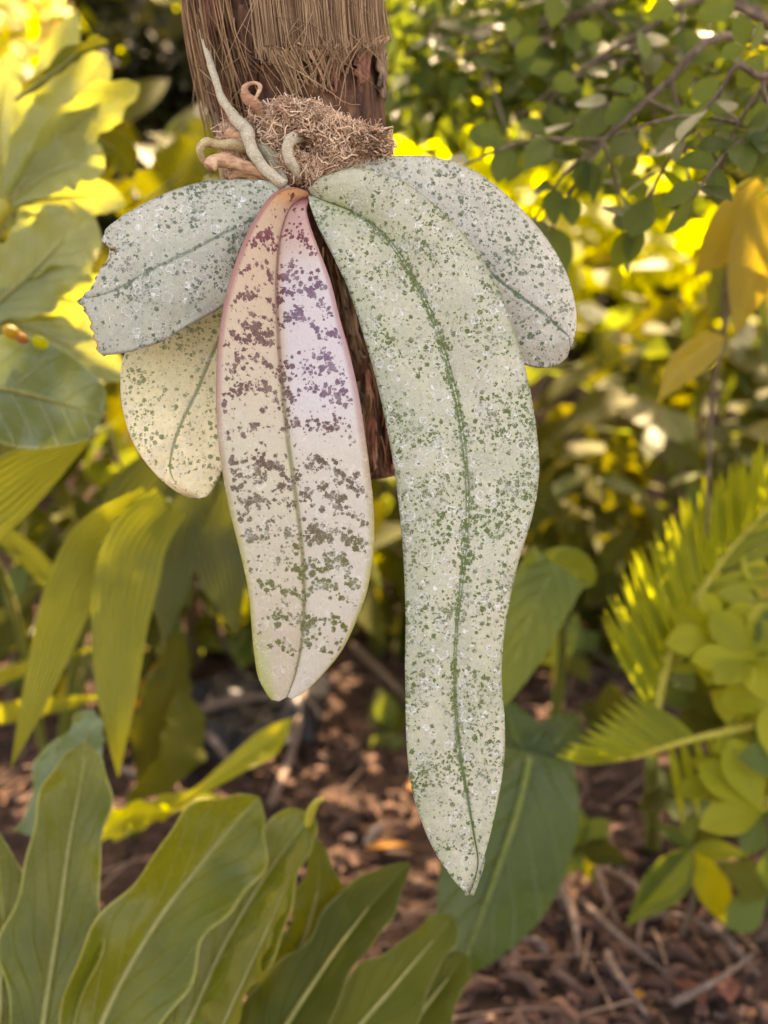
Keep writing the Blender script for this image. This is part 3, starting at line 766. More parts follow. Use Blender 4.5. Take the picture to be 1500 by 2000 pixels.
def paint_main(u, v, gx_, gy_):
    a = np.abs(u)
    b = lerp3((0.40, 0.44, 0.325), (0.50, 0.51, 0.405), n1_(gx_ / 60, gy_ / 60))
    b = lerp3(b, (0.30, 0.35, 0.20), sstep(0.75, 0.0, a) * sstep(0.35, 0.05, v) * 0.7)           # greener throat
    b = lerp3(b, (0.20, 0.24, 0.11), sstep(0.93, 1.0, a) * 0.75)
    b = lerp3(b, (0.34, 0.39, 0.28), (u < -0.55) * sstep(0.55, 0.9, a) * 0.6 * np.ones_like(v))
    b = lerp3(b, (0.070, 0.120, 0.014), sstep(0.048, 0.022, a) * 0.95)
    b = lerp3(b, (0.55, 0.57, 0.50), sstep(0.016, 0.008, a) * sstep(0.12, 0.2, v) * sstep(0.8, 0.55, v) * (n2_(gy_ / 14, gx_ * 0) > 0.3))
    s = lerp3((0.085, 0.125, 0.026), (0.092, 0.120, 0.016), n2_(gx_ / 80, gy_ / 80))
    s = lerp3(s, (0.095, 0.135, 0.045), sstep(0.7, 0.9, v))
    band = 0.5 + 0.5 * np.sin(v * 62 - 3.5 * np.minimum(a, .6) * np.sign(u + 1e-6) + 3 * n1_(gx_ / 90, gy_ / 90))
    d = 0.76 + 0.50 * (n1_(gx_ / 45, gy_ / 45) - 0.5) + 0.34 * (band - 0.5)
    d = d + 0.10 * sstep(0.35, 0.5, v) * sstep(0.62, 0.5, v) - 0.10 * sstep(0.4, 0.1, v)
    rag = 0.05 + 0.11 * n3_(gy_ / 9, gx_ * 0 + np.sign(u) * 3 + 7) * n2_(gy_ / 45, gx_ * 0 + np.sign(u)) * 2
    d = np.maximum(d, 1.35 * sstep(rag, rag * 0.55, a) * sstep(0.03, 0.12, v) * sstep(0.92, 0.84, v))
    d = d + 0.12 * sstep(0.90, 1.0, a) * (u < 0)
    w = 1.0 - 0.6 * sstep(0.06, 0.02, a)
    w = w * (0.75 + 0.25 * sstep(0.0, 0.2, v))
    return b, s, d, w

def paint_back(u, v, gx_, gy_):
    a = np.abs(u)
    b = lerp3((0.41, 0.43, 0.36), (0.49, 0.50, 0.43), n1_(gx_ / 50, gy_ / 50))
    b = lerp3(b, (0.20, 0.22, 0.17), sstep(0.96, 1.0, a) * 0.8)
    b = lerp3(b, (0.06, 0.10, 0.05), sstep(0.035, 0.015, a) * 0.9)
    s = lerp3((0.082, 0.118, 0.045), (0.10, 0.13, 0.065), n2_(gx_ / 60, gy_ / 60))
    d = 0.78 + 0.34 * (n1_(gx_ / 40 + 9, gy_ / 40) - 0.5) - 0.3 * sstep(0.9, 0.97, v)
    d = np.maximum(d, 1.1 * sstep(0.07, 0.03, a))
    return b, s, d, 1.0 * np.ones_like(a)

def paint_left(u, v, gx_, gy_):
    a = np.abs(u)
    b = lerp3((0.34, 0.38, 0.31), (0.46, 0.48, 0.40), n1_(gx_ / 55, gy_ / 55))
    b = lerp3(b, (0.34, 0.22, 0.07), sstep(0.982, 0.996, v) * 0.95)
    b = lerp3(b, (0.20, 0.20, 0.16), sstep(0.96, 1.0, a) * 0.6)
    b = lerp3(b, (0.10, 0.145, 0.085), sstep(0.035, 0.015, a) * 0.85)
    s = lerp3((0.082, 0.110, 0.058), (0.10, 0.128, 0.078), n2_(gx_ / 60, gy_ / 60))
    d = 0.70 + 0.95 * (n1_(gx_ / 48 + 3, gy_ / 48 + 8) - 0.5) + 0.15 * sstep(0.5, 0.1, v)
    d = np.maximum(d, 1.0 * sstep(0.10, 0.03, a) * n3_(gx_ / 18, gy_ / 18) * 1.3)
    return b, s, d, 1.0 + 0 * a

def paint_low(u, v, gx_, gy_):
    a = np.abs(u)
    b = lerp3((0.52, 0.50, 0.30), (0.78, 0.71, 0.46), sstep(600, 900, gy_))  # cream brightening downward: sun glowing through the leaf, put into the colour
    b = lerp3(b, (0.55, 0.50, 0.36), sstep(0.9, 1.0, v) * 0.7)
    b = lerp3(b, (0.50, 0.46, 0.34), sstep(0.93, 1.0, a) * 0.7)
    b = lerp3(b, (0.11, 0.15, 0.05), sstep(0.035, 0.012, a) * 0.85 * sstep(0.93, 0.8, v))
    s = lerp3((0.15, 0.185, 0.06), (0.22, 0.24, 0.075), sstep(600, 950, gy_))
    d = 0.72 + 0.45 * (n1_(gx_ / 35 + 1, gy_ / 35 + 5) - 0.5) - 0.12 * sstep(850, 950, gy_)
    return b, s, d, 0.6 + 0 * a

def paint_purple(u, v, gx_, gy_):
    a = np.abs(u)
    yy = gy_
    b = lerp3((0.46, 0.37, 0.27), (0.42, 0.41, 0.32), sstep(480, 900, yy))
    b = lerp3(b, (0.43, 0.40, 0.32), sstep(950, 1250, yy))
    b = lerp3(b, (0.46, 0.45, 0.40), sstep(0.0, 0.12, u) * sstep(700, 850, yy) * 0.8)
    b = lerp3(b, (0.48, 0.47, 0.50), sstep(0.02, 0.16, u) * sstep(420, 560, yy) * sstep(900, 760, yy) * 0.9)  # right half: own pale tone plus lavender sky sheen put into the colour
    b = lerp3(b, (0.55, 0.27, 0.10), sstep(420, 375, yy) * sstep(0.2, -0.3, u) * 0.75)
    b = lerp3(b, (0.44, 0.28, 0.29), sstep(520, 420, yy) * sstep(-0.2, 0.2, u) * 0.75)
    b = lerp3(b, (0.22, 0.035, 0.05), sstep(412, 385, yy) * sstep(-.45, .1, u) * 0.9)
    b = lerp3(b, (0.30, 0.35, 0.10), sstep(1180, 1340, yy) * sstep(0.45, 0.95, a) * (u < 0) * 0.9)
    edge = lerp3((0.27, 0.10, 0.10), (0.30, 0.30, 0.05), sstep(700, 1150, yy))
    ew = 0.80 + 0.06 * (u < 0) * sstep(700, 450, yy) * -1 + 0.04
    b = lerp3(b, edge, sstep(ew + .05, ew + 0.14, a) * 0.8)
    mid = lerp3((0.20, 0.07, 0.07), (0.13, 0.13, 0.02), sstep(550, 900, yy))
    b = lerp3(b, mid, sstep(0.035, 0.014, a) * 0.8)
    s = lerp3((0.16, 0.024, 0.040), (0.115, 0.045, 0.034), sstep(430, 640, yy))
    s = lerp3(s, (0.100, 0.068, 0.022), sstep(780, 960, yy) * (0.55 + 0.45 * n3_(gx_ / 25, gy_ / 25)))
    s = lerp3(s, (0.105, 0.108, 0.018), sstep(960, 1150, yy))
    s = lerp3(s, (0.16, 0.085, 0.125), sstep(0.05, 0.25, u) * sstep(480, 580, yy) * sstep(860, 720, yy) * 0.85)  # the same painted sheen tints the blotches of the right half
    # chevron rows of blotches, arched on each half
    jit = (n1_(gx_ / 30, gy_ / 30) - 0.5) * 40 + (n2_(gx_ / 12, gy_ / 12) - .5) * 26
    arch = np.where(u < 0, -26 * np.sin(np.clip(a * 3.3, 0, 3.14)) + 12, -22 * np.sin(np.clip(a * 3.6, 0, 3.14)) - 2 + 30 * a ** 2)
    rows = [470, 535, 590, 650, 715, 780, 850, 925, 985, 1045, 1105, 1160, 1215, 1270]
    wid = [20, 20, 14, 19, 24, 22, 17, 23, 16, 19, 16, 18, 15, 12]
    d = 0.16 + 0.26 * (n2_(gx_ / 30, gy_ / 30) - 0.3)
    for r_, w_ in zip(rows, wid):
        off = np.where(u < 0, 0, 8 if r_ % 2 else -6)
        d = d + 1.25 * np.exp(-((yy + jit - r_ - arch - off) / w_) ** 2) * (0.55 + 0.75 * n3_(gx_ / 34 + r_, gy_ / 34))
    d = d * sstep(1375, 1230, yy) * 0.95 + 0.05 + 0.12 * sstep(950, 1150, yy) * (n1_(gx_ / 22, gy_ / 22) > .5)
    d = np.maximum(d, 0.55 * sstep(470, 400, yy) * (yy > 372))
    d = d * sstep(0.97, 0.86, a)
    d = np.maximum(d, 0.75 * sstep(0.075, 0.03, a) * sstep(800, 980, yy) * n2_(gy_ / 22, gx_ / 22) * 1.5)
    w = sstep(700, 1000, yy) * 1.0 + 0.12
    return b, s, d, w

main_st = [[(602, 384), (606, 380), (604, 372)], [(606, 402), (635, 393), (630, 346)], [(622, 445), (690, 415), (700, 329)], [(650, 500), (748, 457), (780, 350)],
           [(682, 570), (797, 525), (852, 402)], [(708, 650), (838, 605), (912, 465)], [(735, 745), (868, 690), (965, 545)], [(757, 845), (892, 780), (1000, 635)],
           [(773, 940), (906, 870), (1030, 735)], [(785, 1050), (913, 960), (1048, 840)], [(790, 1140), (911, 1040), (1053, 925)], [(792, 1220), (902, 1130), (1041, 1005)],
           [(791, 1300), (892, 1220), (1010, 1110)], [(792, 1380), (888, 1310), (987, 1225)], [(795, 1470), (891, 1390), (980, 1320)], [(805, 1545), (900, 1480), (986, 1410)],
           [(825, 1610), (914, 1560), (984, 1495)], [(850, 1665), (926, 1630), (965, 1600)], [(885, 1718), (934, 1690), (945, 1675)], [(914, 1748), (917, 1748), (919, 1746)]]
k = np.linspace(0, 1, 20)
dm = 0.607 - 0.045 * np.sin(np.clip(k * 1.35, 0, 1) * math.pi * 0.5) + 0.020 * k ** 2
main_d = np.stack([dm - 0.002 + 0.006 * np.sin(k * 3.1), dm + 0.005 * np.sin(np.clip(k * 1.6, 0, 1) * 3.14), dm + 0.007 * np.sin(k * 3.1) - 0.004], -1)
back_st = [[(610, 372), (612, 368), (614, 362)], [(650, 390), (670, 360), (680, 314)], [(720, 430), (760, 390), (770, 304)], [(790, 480), (840, 440), (850, 307)],
           [(850, 540), (905, 490), (930, 335)], [(905, 600), (965, 540), (1000, 390)], [(960, 660), (1020, 582), (1060, 455)], [(1000, 700), (1065, 615), (1103, 525)],
           [(1045, 718), (1092, 640), (1123, 590)], [(1085, 715), (1110, 657), (1126, 635)], [(1108, 698), (1114, 678), (1121, 664)]]
k = np.linspace(0, 1, 11)
bd = 0.618 - 0.012 * np.sin(k * 2.2) + 0.004 * k
back_d = np.stack([bd + 0.003, bd, bd + 0.010 * np.sin(k * 3.1) - 0.001], -1)
left_end = [(200, 693), (192, 672), (184, 650), (178, 630), (171, 612), (163, 600), (153, 590), (170, 574), (187, 552), (199, 520), (222, 494), (213, 487), (196, 474)]
left_st = [[(575, 400), (580, 385), (570, 370)], [(522, 540), (545, 402), (545, 361)], [(474, 572), (490, 430), (482, 355)], [(424, 604), (435, 458), (412, 357)],
           [(374, 634), (380, 487), (346, 373)], [(318, 665), (325, 515), (288, 398)], [(265, 685), (270, 543), (240, 424)], [(225, 692), (220, 570), (212, 444)], left_end]
k = np.linspace(0, 1, 9)
ld = 0.612 - 0.028 * np.sin(k * 1.9)
left_d = np.stack([ld + 0.004, ld + 0.002, ld + 0.012 * np.sin(k * 3.1)], -1)
low_st = [[(540, 420), (550, 430), (560, 440)], [(400, 520), (480, 560), (540, 600)], [(300, 600), (440, 640), (500, 720)], [(248, 680), (410, 705), (470, 800)],
          [(235, 745), (385, 765), (455, 850)], [(243, 815), (357, 820), (440, 900)], [(265, 875), (338, 872), (428, 932)], [(305, 928), (332, 918), (415, 956)],
          [(345, 961), (348, 950), (402, 970)], [(368, 972), (378, 972), (388, 973)]]
k = np.linspace(0, 1, 10)
wd = 0.628 - 0.018 * np.sin(k * 2.0)
low_d = np.stack([wd + 0.004, wd, wd - 0.002], -1)
pur_st = [[(600, 373), (607, 384), (606, 391)], [(572, 366), (584, 392), (600, 398)], [(540, 376), (566, 408), (598, 412)], [(512, 408), (553, 440), (606, 442)],
          [(483, 458), (545, 480), (624, 490)], [(455, 530), (540, 550), (646, 550)], [(436, 605), (542, 630), (664, 622)], [(425, 690), (547, 710), (684, 695)],
          [(422, 770), (554, 785), (701, 772)], [(425, 850), (562, 860), (713, 850)], [(434, 920), (572, 930), (723, 925)], [(449, 1000), (582, 1005), (730, 995)],
          [(468, 1075), (590, 1080), (730, 1070)], [(484, 1150), (594, 1155), (718, 1150)], [(491, 1220), (592, 1225), (692, 1222)], [(496, 1275), (586, 1275), (665, 1275)],
          [(504, 1322), (576, 1320), (628, 1320)], [(520, 1354), (567, 1346), (596, 1351)], [(530, 1367), (545, 1370), (561, 1361), (568, 1364), (578, 1361)]]
k = np.linspace(0, 1, 19)
pd = 0.606 - 0.055 * np.sin(np.clip(k * 1.2, 0, 1) * 1.7) + 0.012 * k
pur_d = np.stack([pd - 0.004 * np.sin(k * 2.8) , pd + 0.010 * np.sin(np.clip(k * 1.5 + .1, 0, 1) * 3.1), pd + 0.004 * np.sin(k * 3.1)], -1)
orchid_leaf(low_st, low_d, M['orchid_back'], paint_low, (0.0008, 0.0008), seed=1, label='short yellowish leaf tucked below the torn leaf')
orchid_leaf(back_st, back_d, M['orchid_back'], paint_back, (0.0008, 0.0016), seed=2, label='broad grey-green leaf arching behind the longest leaf')
orchid_leaf(left_st, left_d, M['orchid_green'], paint_left, (0.0006, 0.0010), seed=3, jag=9.0, label='grey leaf with a torn ragged end')
orchid_leaf(main_st, main_d, M['orchid_green'], paint_main, (0.0016, 0.0012), seed=4, label='longest silver-green leaf ending in a point')
orchid_leaf(pur_st, pur_d, M['orchid_purple'], paint_purple, (0.0012, 0.0012), 0.0007, seed=5, wavy=0.0004, label='young leaf with purple blotches and a purple rim')
# short stem in the middle where the leaves clasp
tube('stem', [at(596, 352, .636), at(600, 372, .626), at(610, 383, .614), at(630, 396, .610)], [.005, .0045, .0026, .0008], M['crown_stem'], orchid, 12, 20, 0.1)
# aerial roots
def root(pts, radii, mat, seed, n=48, rough=0.18, sides=12):
    return tube('aerial_root', [at(*p) for p in pts], radii, M[mat], orchid, sides, n, rough, seed)
root([(384, -40, .648), (392, 40, .642), (402, 90, .634), (416, 140, .628), (431, 186, .624), (446, 212, .622), (462, 232, .622), (482, 258, .614), (490, 285, .611), (503, 312, .609), (525, 338, .607), (556, 362, .606)],
     [.0013, .0015, .0018, .0019, .0020, .0025, .0032, .0034, .0031, .0031, .0029, .0026], 'root', 3, 80, 0.3)
root([(520, 292, .628), (480, 288, .622), (450, 282, .618), (425, 283, .616), (404, 277, .614), (391, 290, .614), (395, 310, .617), (404, 322, .620)],
     [.0026, .0031, .0029, .0024, .0024, .0022, .0016, .0012], 'root_yellow', 5)
root([(536, 352, .614), (510, 338, .612), (480, 325, .610), (448, 314, .608), (420, 314, .606), (408, 328, .605)], [.0022, .0028, .0032, .0034, .0033, .0036], 'dead_root', 7, 48, 0.3)
root([(530, 348, .620), (505, 345, .618), (470, 340, .618), (448, 348, .616)], [.002, .0024, .002, .0012], 'dead_root', 9, 24, 0.5)
root([(448, 262, .632), (462, 262, .628), (474, 276, .624), (480, 296, .622)], [.003, .0036, .0034, .002], 'dead_root', 13, 24, 0.5)
root([(596, 272, .622), (580, 268, .613), (566, 276, .609), (561, 292, .608), (566, 312, .609), (576, 330, .611), (584, 344, .614)], [.0026, .0030, .0029, .0028, .0028, .0027, .0024], 'root', 11)
root([(500, 282, .622), (515, 292, .617), (532, 312, .615), (546, 335, .613), (556, 356, .610)], [.002, .0032, .0036, .0032, .002], 'root_grey', 15, 36)
root([(432, 318, .632), (436, 340, .632), (444, 372, .634)], [.0022, .002, .0016], 'root_yellow', 17, 20, 0.3)

# ------------------------------------------------------------------ leaf builders for the garden behind
def leafpx(parent, mat, axis, hw, roll=0.0, fold=0.12, wave=0.0, freq=26.0, cup=0.0, nu=9, nv=36, name='leaf', label=None, rounded=True):
    """a single blade: axis in photo pixels + depth, half widths in photo pixels"""
    P = catmull(np.array([at(*a) for a in axis]), nv)
    d = catmull(np.array([[a[2]] for a in axis], float), nv)[:, 0]
    w = np.maximum(catmull(np.array(hw, float)[:, None], nv)[:, 0], 1.0) * 2 * d * TH / 2000
    t = np.linspace(0, 1, nv)
    if rounded: w = w * np.sqrt(np.clip((1 - t) / 0.07, 0.02, 1))
    T = norm(np.gradient(P, axis=0)); Vw = norm(C - P)
    S = norm(np.cross(T, Vw)); N = np.cross(S, T)
    N = N * np.sign((N * Vw).sum(-1))[:, None]
    r = R(roll); S2 = S * math.cos(r) + N * math.sin(r); N2 = np.cross(S2, T); N2 = N2 * np.sign((N2 * N).sum(-1))[:, None]
    w = w / max(0.35, math.cos(r))
    if wave >= .1: w = w * (1 + .17 * np.sin(freq * .8 * t + rng.uniform(0, 6)) * wave / .2 + .05 * np.sin(freq * 1.9 * t + rng.uniform(0, 6)))
    u = np.linspace(-1, 1, nu); au = np.abs(u)[None, :, None]
    ph = rng.uniform(0, 6)
    wv = np.sin(freq * t + ph)[:, None, None] * np.sign(u)[None, :, None] * 0.6 + np.sin(freq * 1.37 * t + ph * 2)[:, None, None] * 0.5
    off = (fold * au + cup * au ** 2 + wave * wv * au ** 2) * w[:, None, None]
    un = VNoise(int(rng.integers(1, 9999))); Lw = np.linalg.norm(np.diff(P, axis=0), axis=1).sum() / max(w.max(), 1e-4)
    off = off + .22 * ((un(t[:, None] * Lw * .9 + 0 * u[None], u[None] * 1.5 + 4 + 0 * t[:, None]) - .5) * np.minimum(1, np.abs(u)[None] * 1.6))[..., None] * w[:, None, None]
    G = P[:, None] + S2[:, None] * (u[None] * w[:, None])[..., None] + N2[:, None] * off
    i, j = np.meshgrid(np.arange(nv - 1), np.arange(nu - 1), indexing='ij')
    Q = np.stack([i * nu + j, (i + 1) * nu + j, (i + 1) * nu + j + 1, i * nu + j + 1], -1).reshape(-1, 4)
    uv = np.stack([np.broadcast_to(u * .5 + .5, (nv, nu)), np.broadcast_to(t[:, None], (nv, nu))], -1).reshape(-1, 2)
    o = mesh_obj(name, G.reshape(-1, 3), Q, mat, parent, uv)
    if label: o['label'] = label
    return o

def vein(leaf_axis, r, mat, parent, lift=0.002):
    P = np.array([at(a[0], a[1], a[2] - lift) for a in leaf_axis])
    return tube('midrib', list(P), [r, r * 0.8, r * 0.25], mat, parent, 6, 20)

def unit_leaf(mat, shape='oval', nv=7, fold=0.14, droop=0.12, wid=0.30):
    """leaf of length 1 along +Y, faces +Z, 24..48 triangles, to be shared by copies"""
    t = np.linspace(0, 1, nv)
    if shape == 'oval': w = wid * np.sin(np.pi * t ** 0.85) ** 0.75
    elif shape == 'obovate': w = wid * np.sin(np.pi * t ** 1.45) ** 0.8
    else: w = wid * np.sin(np.pi * t ** 0.8) ** 1.15
    w = np.maximum(w, 0.006)
    u = np.array([-1, -.5, 0, .5, 1.0])
    V = np.stack([np.outer(w, u), np.outer(t, np.ones(5)), fold * np.outer(w, np.abs(u)) - droop * (t ** 2)[:, None] + 0 * np.outer(w, u)], -1)
    i, j = np.meshgrid(np.arange(nv - 1), np.arange(4), indexing='ij')
    Q = np.stack([i * 5 + j, i * 5 + j + 1, (i + 1) * 5 + j + 1, (i + 1) * 5 + j], -1).reshape(-1, 4)
    uv = np.stack([np.broadcast_to(u * .5 + .5, (nv, 5)), np.broadcast_to(t[:, None], (nv, 5))], -1).reshape(-1, 2)
    o = mesh_obj('leaf', V.reshape(-1, 3), Q, mat, None, uv)
    me = o.data; bpy.data.objects.remove(o); return me

def leaf_matrix(base, direction, normal, length, wscale=1.0):
    y = norm(np.asarray(direction, float)); z = np.asarray(normal, float); z = norm(z - (z @ y) * y); x = np.cross(y, z)
    m = Matrix(((x[0] * wscale, y[0], z[0], 0), (x[1] * wscale, y[1], z[1], 0), (x[2] * wscale, y[2], z[2], 0), (0, 0, 0, 1)))
    return Matrix.Translation(Vector(base)) @ m @ Matrix.Scale(length, 4)

UL = {k: unit_leaf(M[m], s, wid=w, fold=f, droop=d) for k, (m, s, w, f, d) in dict(
    small=('small', 'oval', .29, .18, .08), small_ob=('small', 'obovate', .33, .15, .10), small_y=('small_yellow', 'oval', .30, .15, .10),
    amber=('amber', 'lance', .24, .2, .15), lime=('lime', 'obovate', .27, .2, .15), lime_l=('lime', 'lance', .20, .22, .18), mid=('mid_green', 'obovate', .26, .2, .15),
    mid_l=('mid_green', 'lance', .20, .22, .2), under=('under', 'oval', .28, .2, .2), under_l=('under', 'lance', .20, .2, .25), dark=('philo_dark', 'oval', .26, .2, .2),
    orange=('orange', 'lance', .2, .3, .2), red=('red_leaf', 'lance', .22, .35, .25)).items()}

def rvec(): return norm(rng.normal(0, 1, 3))
TOCAM = -F

def twig_leaves(parent, P, keys, size, spacing, spread=0.9, limit=[0]):
    """leaves in pairs along a twig (P: polyline array)"""
    T = norm(np.gradient(P, axis=0)); L = np.cumsum(np.r_[0, np.linalg.norm(np.diff(P, axis=0), axis=1)])
    s = 0.15 * L[-1]; k = 0
    while s <= L[-1]:
        p = np.array([np.interp(s, L, P[:, c]) for c in range(3)]); t = T[min(int(s / L[-1] * (len(P) - 1)), len(P) - 1)]
        nb = norm(np.array([0, 0, 1.0]) * 0.8 + TOCAM * 0.6 + rng.normal(0, .35, 3)); sd = norm(np.cross(t, nb))
        for sg in (-1, 1):
            dv = norm(t * rng.uniform(.3, .8) + sg * sd * spread + rng.normal(0, .18, 3))
            link_copy(UL[keys[rng.integers(len(keys))]], 'leaf', parent, leaf_matrix(p, dv, nb + rng.normal(0, .3, 3), size * rng.uniform(.7, 1.25), rng.uniform(.85, 1.15)))
        s += spacing * rng.uniform(.7, 1.3); k += 2
    p = P[-1]; link_copy(UL[keys[0]], 'leaf', parent, leaf_matrix(p, T[-1], TOCAM + rng.normal(0, .4, 3), size))
    return k + 1

# ------------------------------------------------------------------ lower left: split-leaf philodendron
ph = thing('philodendron', 'olive philodendron with long wavy lobes in lower left foreground', 'plant')
def lobe(axis, hw, mat='philo', roll=0, fold=0.20, wave=0.20, freq=17, vr=0.0026, parent=None, **kw):
    o = leafpx(parent or ph, M[mat], axis, hw, roll, fold, wave, freq, nu=13, nv=60, name='leaf_lobe', **kw)
    n = len(axis); vein([axis[0], axis[n // 2], axis[-1]] if n < 4 else axis[:-1], vr, M['rib'], o, 0.001)
    return o
lobe([(60, 2150, .80), (88, 1980, .82), (112, 1820, .84), (135, 1650, .86), (158, 1530, .875), (168, 1452, .88)], [55, 62, 88, 76, 52, 34], roll=10, fold=.45, wave=.2)
lobe([(-20, 2150, .80), (0, 1950, .82), (5, 1800, .835), (-10, 1620, .85)], [50, 62, 55, 20], roll=-10)
lobe([(140, 2150, .80), (215, 1960, .83), (300, 1810, .85), (390, 1690, .87), (460, 1605, .885), (505, 1556, .89)], [60, 88, 104, 96, 66, 30], roll=-14, fold=.42, wave=.2)
lobe([(280, 2180, .82), (372, 1990, .845), (430, 1860, .865), (505, 1730, .885), (570, 1640, .90), (612, 1590, .905)], [70, 92, 98, 84, 52, 22], roll=16, fold=.5, wave=.2)
lobe([(410, 2060, .825), (462, 1945, .835), (520, 1820, .845), (562, 1725, .855), (600, 1620, .87)], [20, 30, 22, 11, 7], 'philo_edge', 35, .4, .40, 34, vr=.0012)
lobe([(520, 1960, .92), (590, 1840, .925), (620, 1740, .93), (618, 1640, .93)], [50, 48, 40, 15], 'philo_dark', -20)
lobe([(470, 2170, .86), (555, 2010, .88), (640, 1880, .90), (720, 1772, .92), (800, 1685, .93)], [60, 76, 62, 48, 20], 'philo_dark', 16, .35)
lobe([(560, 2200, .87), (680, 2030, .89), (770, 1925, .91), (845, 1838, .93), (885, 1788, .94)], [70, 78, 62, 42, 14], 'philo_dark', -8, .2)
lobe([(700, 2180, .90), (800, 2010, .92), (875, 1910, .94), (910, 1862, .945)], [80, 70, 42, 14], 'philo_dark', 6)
lobe([(80, 1640, .98), (130, 1520, 1.0), (175, 1430, 1.02), (200, 1405, 1.02)], [50, 55, 40, 12], 'gloss', 20, .2, .2)
tube('tendril', [at(600, 1612, .90), at(606, 1590, .895), at(616, 1570, .89), at(630, 1560, .885)], [.003, .0032, .0028, .0016], M['stalk_yellow'], ph, 8, 20)
crown_b = on_ground(300, 2600) if False else np.array([-0.22, 0.66, 0.0])
for a in ((60, 2150, .80), (-20, 2150, .80), (140, 2150, .80), (280, 2180, .82), (470, 2170, .86), (560, 2200, .87), (700, 2180, .90)):
    p = at(*a); tube('petiole', [crown_b, crown_b * .5 + p * .5 + np.array([0, 0, .01]), p], [.006, .005, .004], M['stalk'], ph, 8, 14)

# ------------------------------------------------------------------ upper left: large split leaves
pl = thing('philodendron', 'tall pale green split-leaf plant at upper left edge', 'plant')
def lob2(axis, hw, d, mat='philo_left', roll=0, fold=.2, wave=.12, freq=22, vr=.0018):
    return lobe([(a[0], a[1], d + (a[2] if len(a) > 2 else 0)) for a in axis], hw, mat, roll, fold, wave, freq, vr, parent=pl)
lob2([(5, 395), (-5, 260), (10, 160), (35, 105)], [20, 34, 30, 14], 1.06, roll=20)
lob2([(15, 392), (60, 260), (108, 130), (150, 25)], [22, 40, 36, 14], 1.05, roll=-15)
lob2([(20, 390), (85, 268), (150, 180), (205, 108)], [22, 48, 50, 24], 1.02, roll=18, fold=.35)
lob2([(30, 196), (90, 152), (150, 105), (212, 82)], [5, 12, 15, 6], 1.0, 'philo_dark', 30, .5, .3)
lob2([(20, 390), (115, 275), (195, 200), (272, 166)], [16, 44, 42, 16], 1.00, roll=-20, fold=.35)
lob2([(120, 262, .02), (180, 268, .03), (225, 290, .05), (262, 335, .07)], [20, 34, 34, 16], 1.05, 'philo_dark', 10)
lob2([(20, 392), (90, 345), (150, 322), (205, 330)], [16, 42, 48, 28], 1.00, roll=22, fold=.45)
lob2([(20, 398), (105, 388), (180, 382), (245, 398)], [14, 26, 34, 16], 1.02, roll=-10)
lob2([(10, 405), (60, 440), (120, 455), (170, 450)], [14, 30, 34, 16], 1.03, roll=-10)
lob2([(280, 395, .15), (340, 350, .12), (380, 290, .10), (400, 230, .1)], [40, 52, 42, 20], 1.15, 'philo_dark', 10)
pet = at(18, 392, 1.005)
tube('petiole', [pet, pet + np.array([-.10, .03, -.15]), np.array([pet[0] - .25, pet[1] + .1, 0])], [.006, .007, .009], M['stalk_yellow'], pl, 8, 20)
lob2([(-30, 612), (55, 540), (125, 470), (185, 425)], [30, 78, 80, 34], .94, roll=12, fold=.22)
lob2([(-30, 612), (80, 585), (165, 590), (235, 630)], [22, 52, 66, 30], .95, roll=-16)
lob2([(-30, 620), (75, 648), (165, 692), (252, 738)], [16, 34, 42, 20], .95, roll=14)
pet = at(-30, 614, .945)
tube('petiole', [pet, pet + np.array([-.10, .02, -.10]), np.array([pet[0] - .22, pet[1] + .08, 0])], [.005, .006, .008], M['stalk_yellow'], pl, 8, 20)
gl = lobe([(-80, 752, .86), (20, 762, .87), (100, 782, .88), (160, 800, .885), (200, 815, .89)], [80, 108, 100, 72, 40], 'gloss', 10, .12, .05, 14, .002, parent=pl)
pet = at(-80, 752, .86)
tube('petiole', [pet, pet + np.array([-.10, .03, -.10]), np.array([pet[0] - .22, pet[1] + .08, 0])], [.005, .006, .008], M['stalk'], pl, 8, 20)
for (x, y, d, r, mt) in ((22, 648, .855, .0046, 'amber'), (42, 660, .855, .0036, 'orange'), (78, 668, .86, .0042, 'small_yellow')):
    c = at(x, y, d)
    tube('bud', [c - RT * r * 1.3 + UP * r * .5, c - RT * r * .7 + UP * r * .3, c, c + RT * r * .8 - UP * r * .4, c + RT * r * 1.4 - UP * r * .8], [r * .3, r * .85, r, r * .8, r * .2], M[mt], pl, 10, 14)

# ------------------------------------------------------------------ left: pleated palm-grass with drooping blades
pg = thing('palm_grass', 'pleated palm grass with two long pale blades drooping at left', 'plant')
def blade(axis, hw, mat='pleat', roll=0, fold=.1, par=None, **kw): return leafpx(par or pg, M[mat], axis, hw, roll, fold, kw.pop('wave', .03), 12, nu=25, nv=44, name='blade', rounded=False, **kw)
blade([(-140, 1075, .95), (-30, 990, .965), (70, 915, .98), (175, 858, 1.0)], [62, 66, 48, 4])
blade([(300, 985, 1.08), (200, 1050, 1.07), (150, 1130, 1.05), (110, 1240, 1.04), (68, 1365, 1.03), (22, 1497, 1.02)], [40, 52, 52, 42, 26, 1], roll=-12)
blade([(330, 980, 1.08), (272, 1050, 1.06), (246, 1130, 1.05), (232, 1235, 1.04), (228, 1360, 1.03), (231, 1518, 1.02)], [40, 58, 62, 53, 38, 1], roll=8)
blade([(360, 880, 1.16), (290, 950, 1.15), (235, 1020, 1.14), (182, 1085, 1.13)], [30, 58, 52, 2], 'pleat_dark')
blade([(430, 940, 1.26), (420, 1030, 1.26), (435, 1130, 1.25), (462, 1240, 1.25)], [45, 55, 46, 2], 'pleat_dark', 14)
blade([(380, 960, 1.22), (350, 1060, 1.22), (330, 1160, 1.21), (322, 1260, 1.2)], [30, 42, 34, 2], 'pleat_dark', -10)
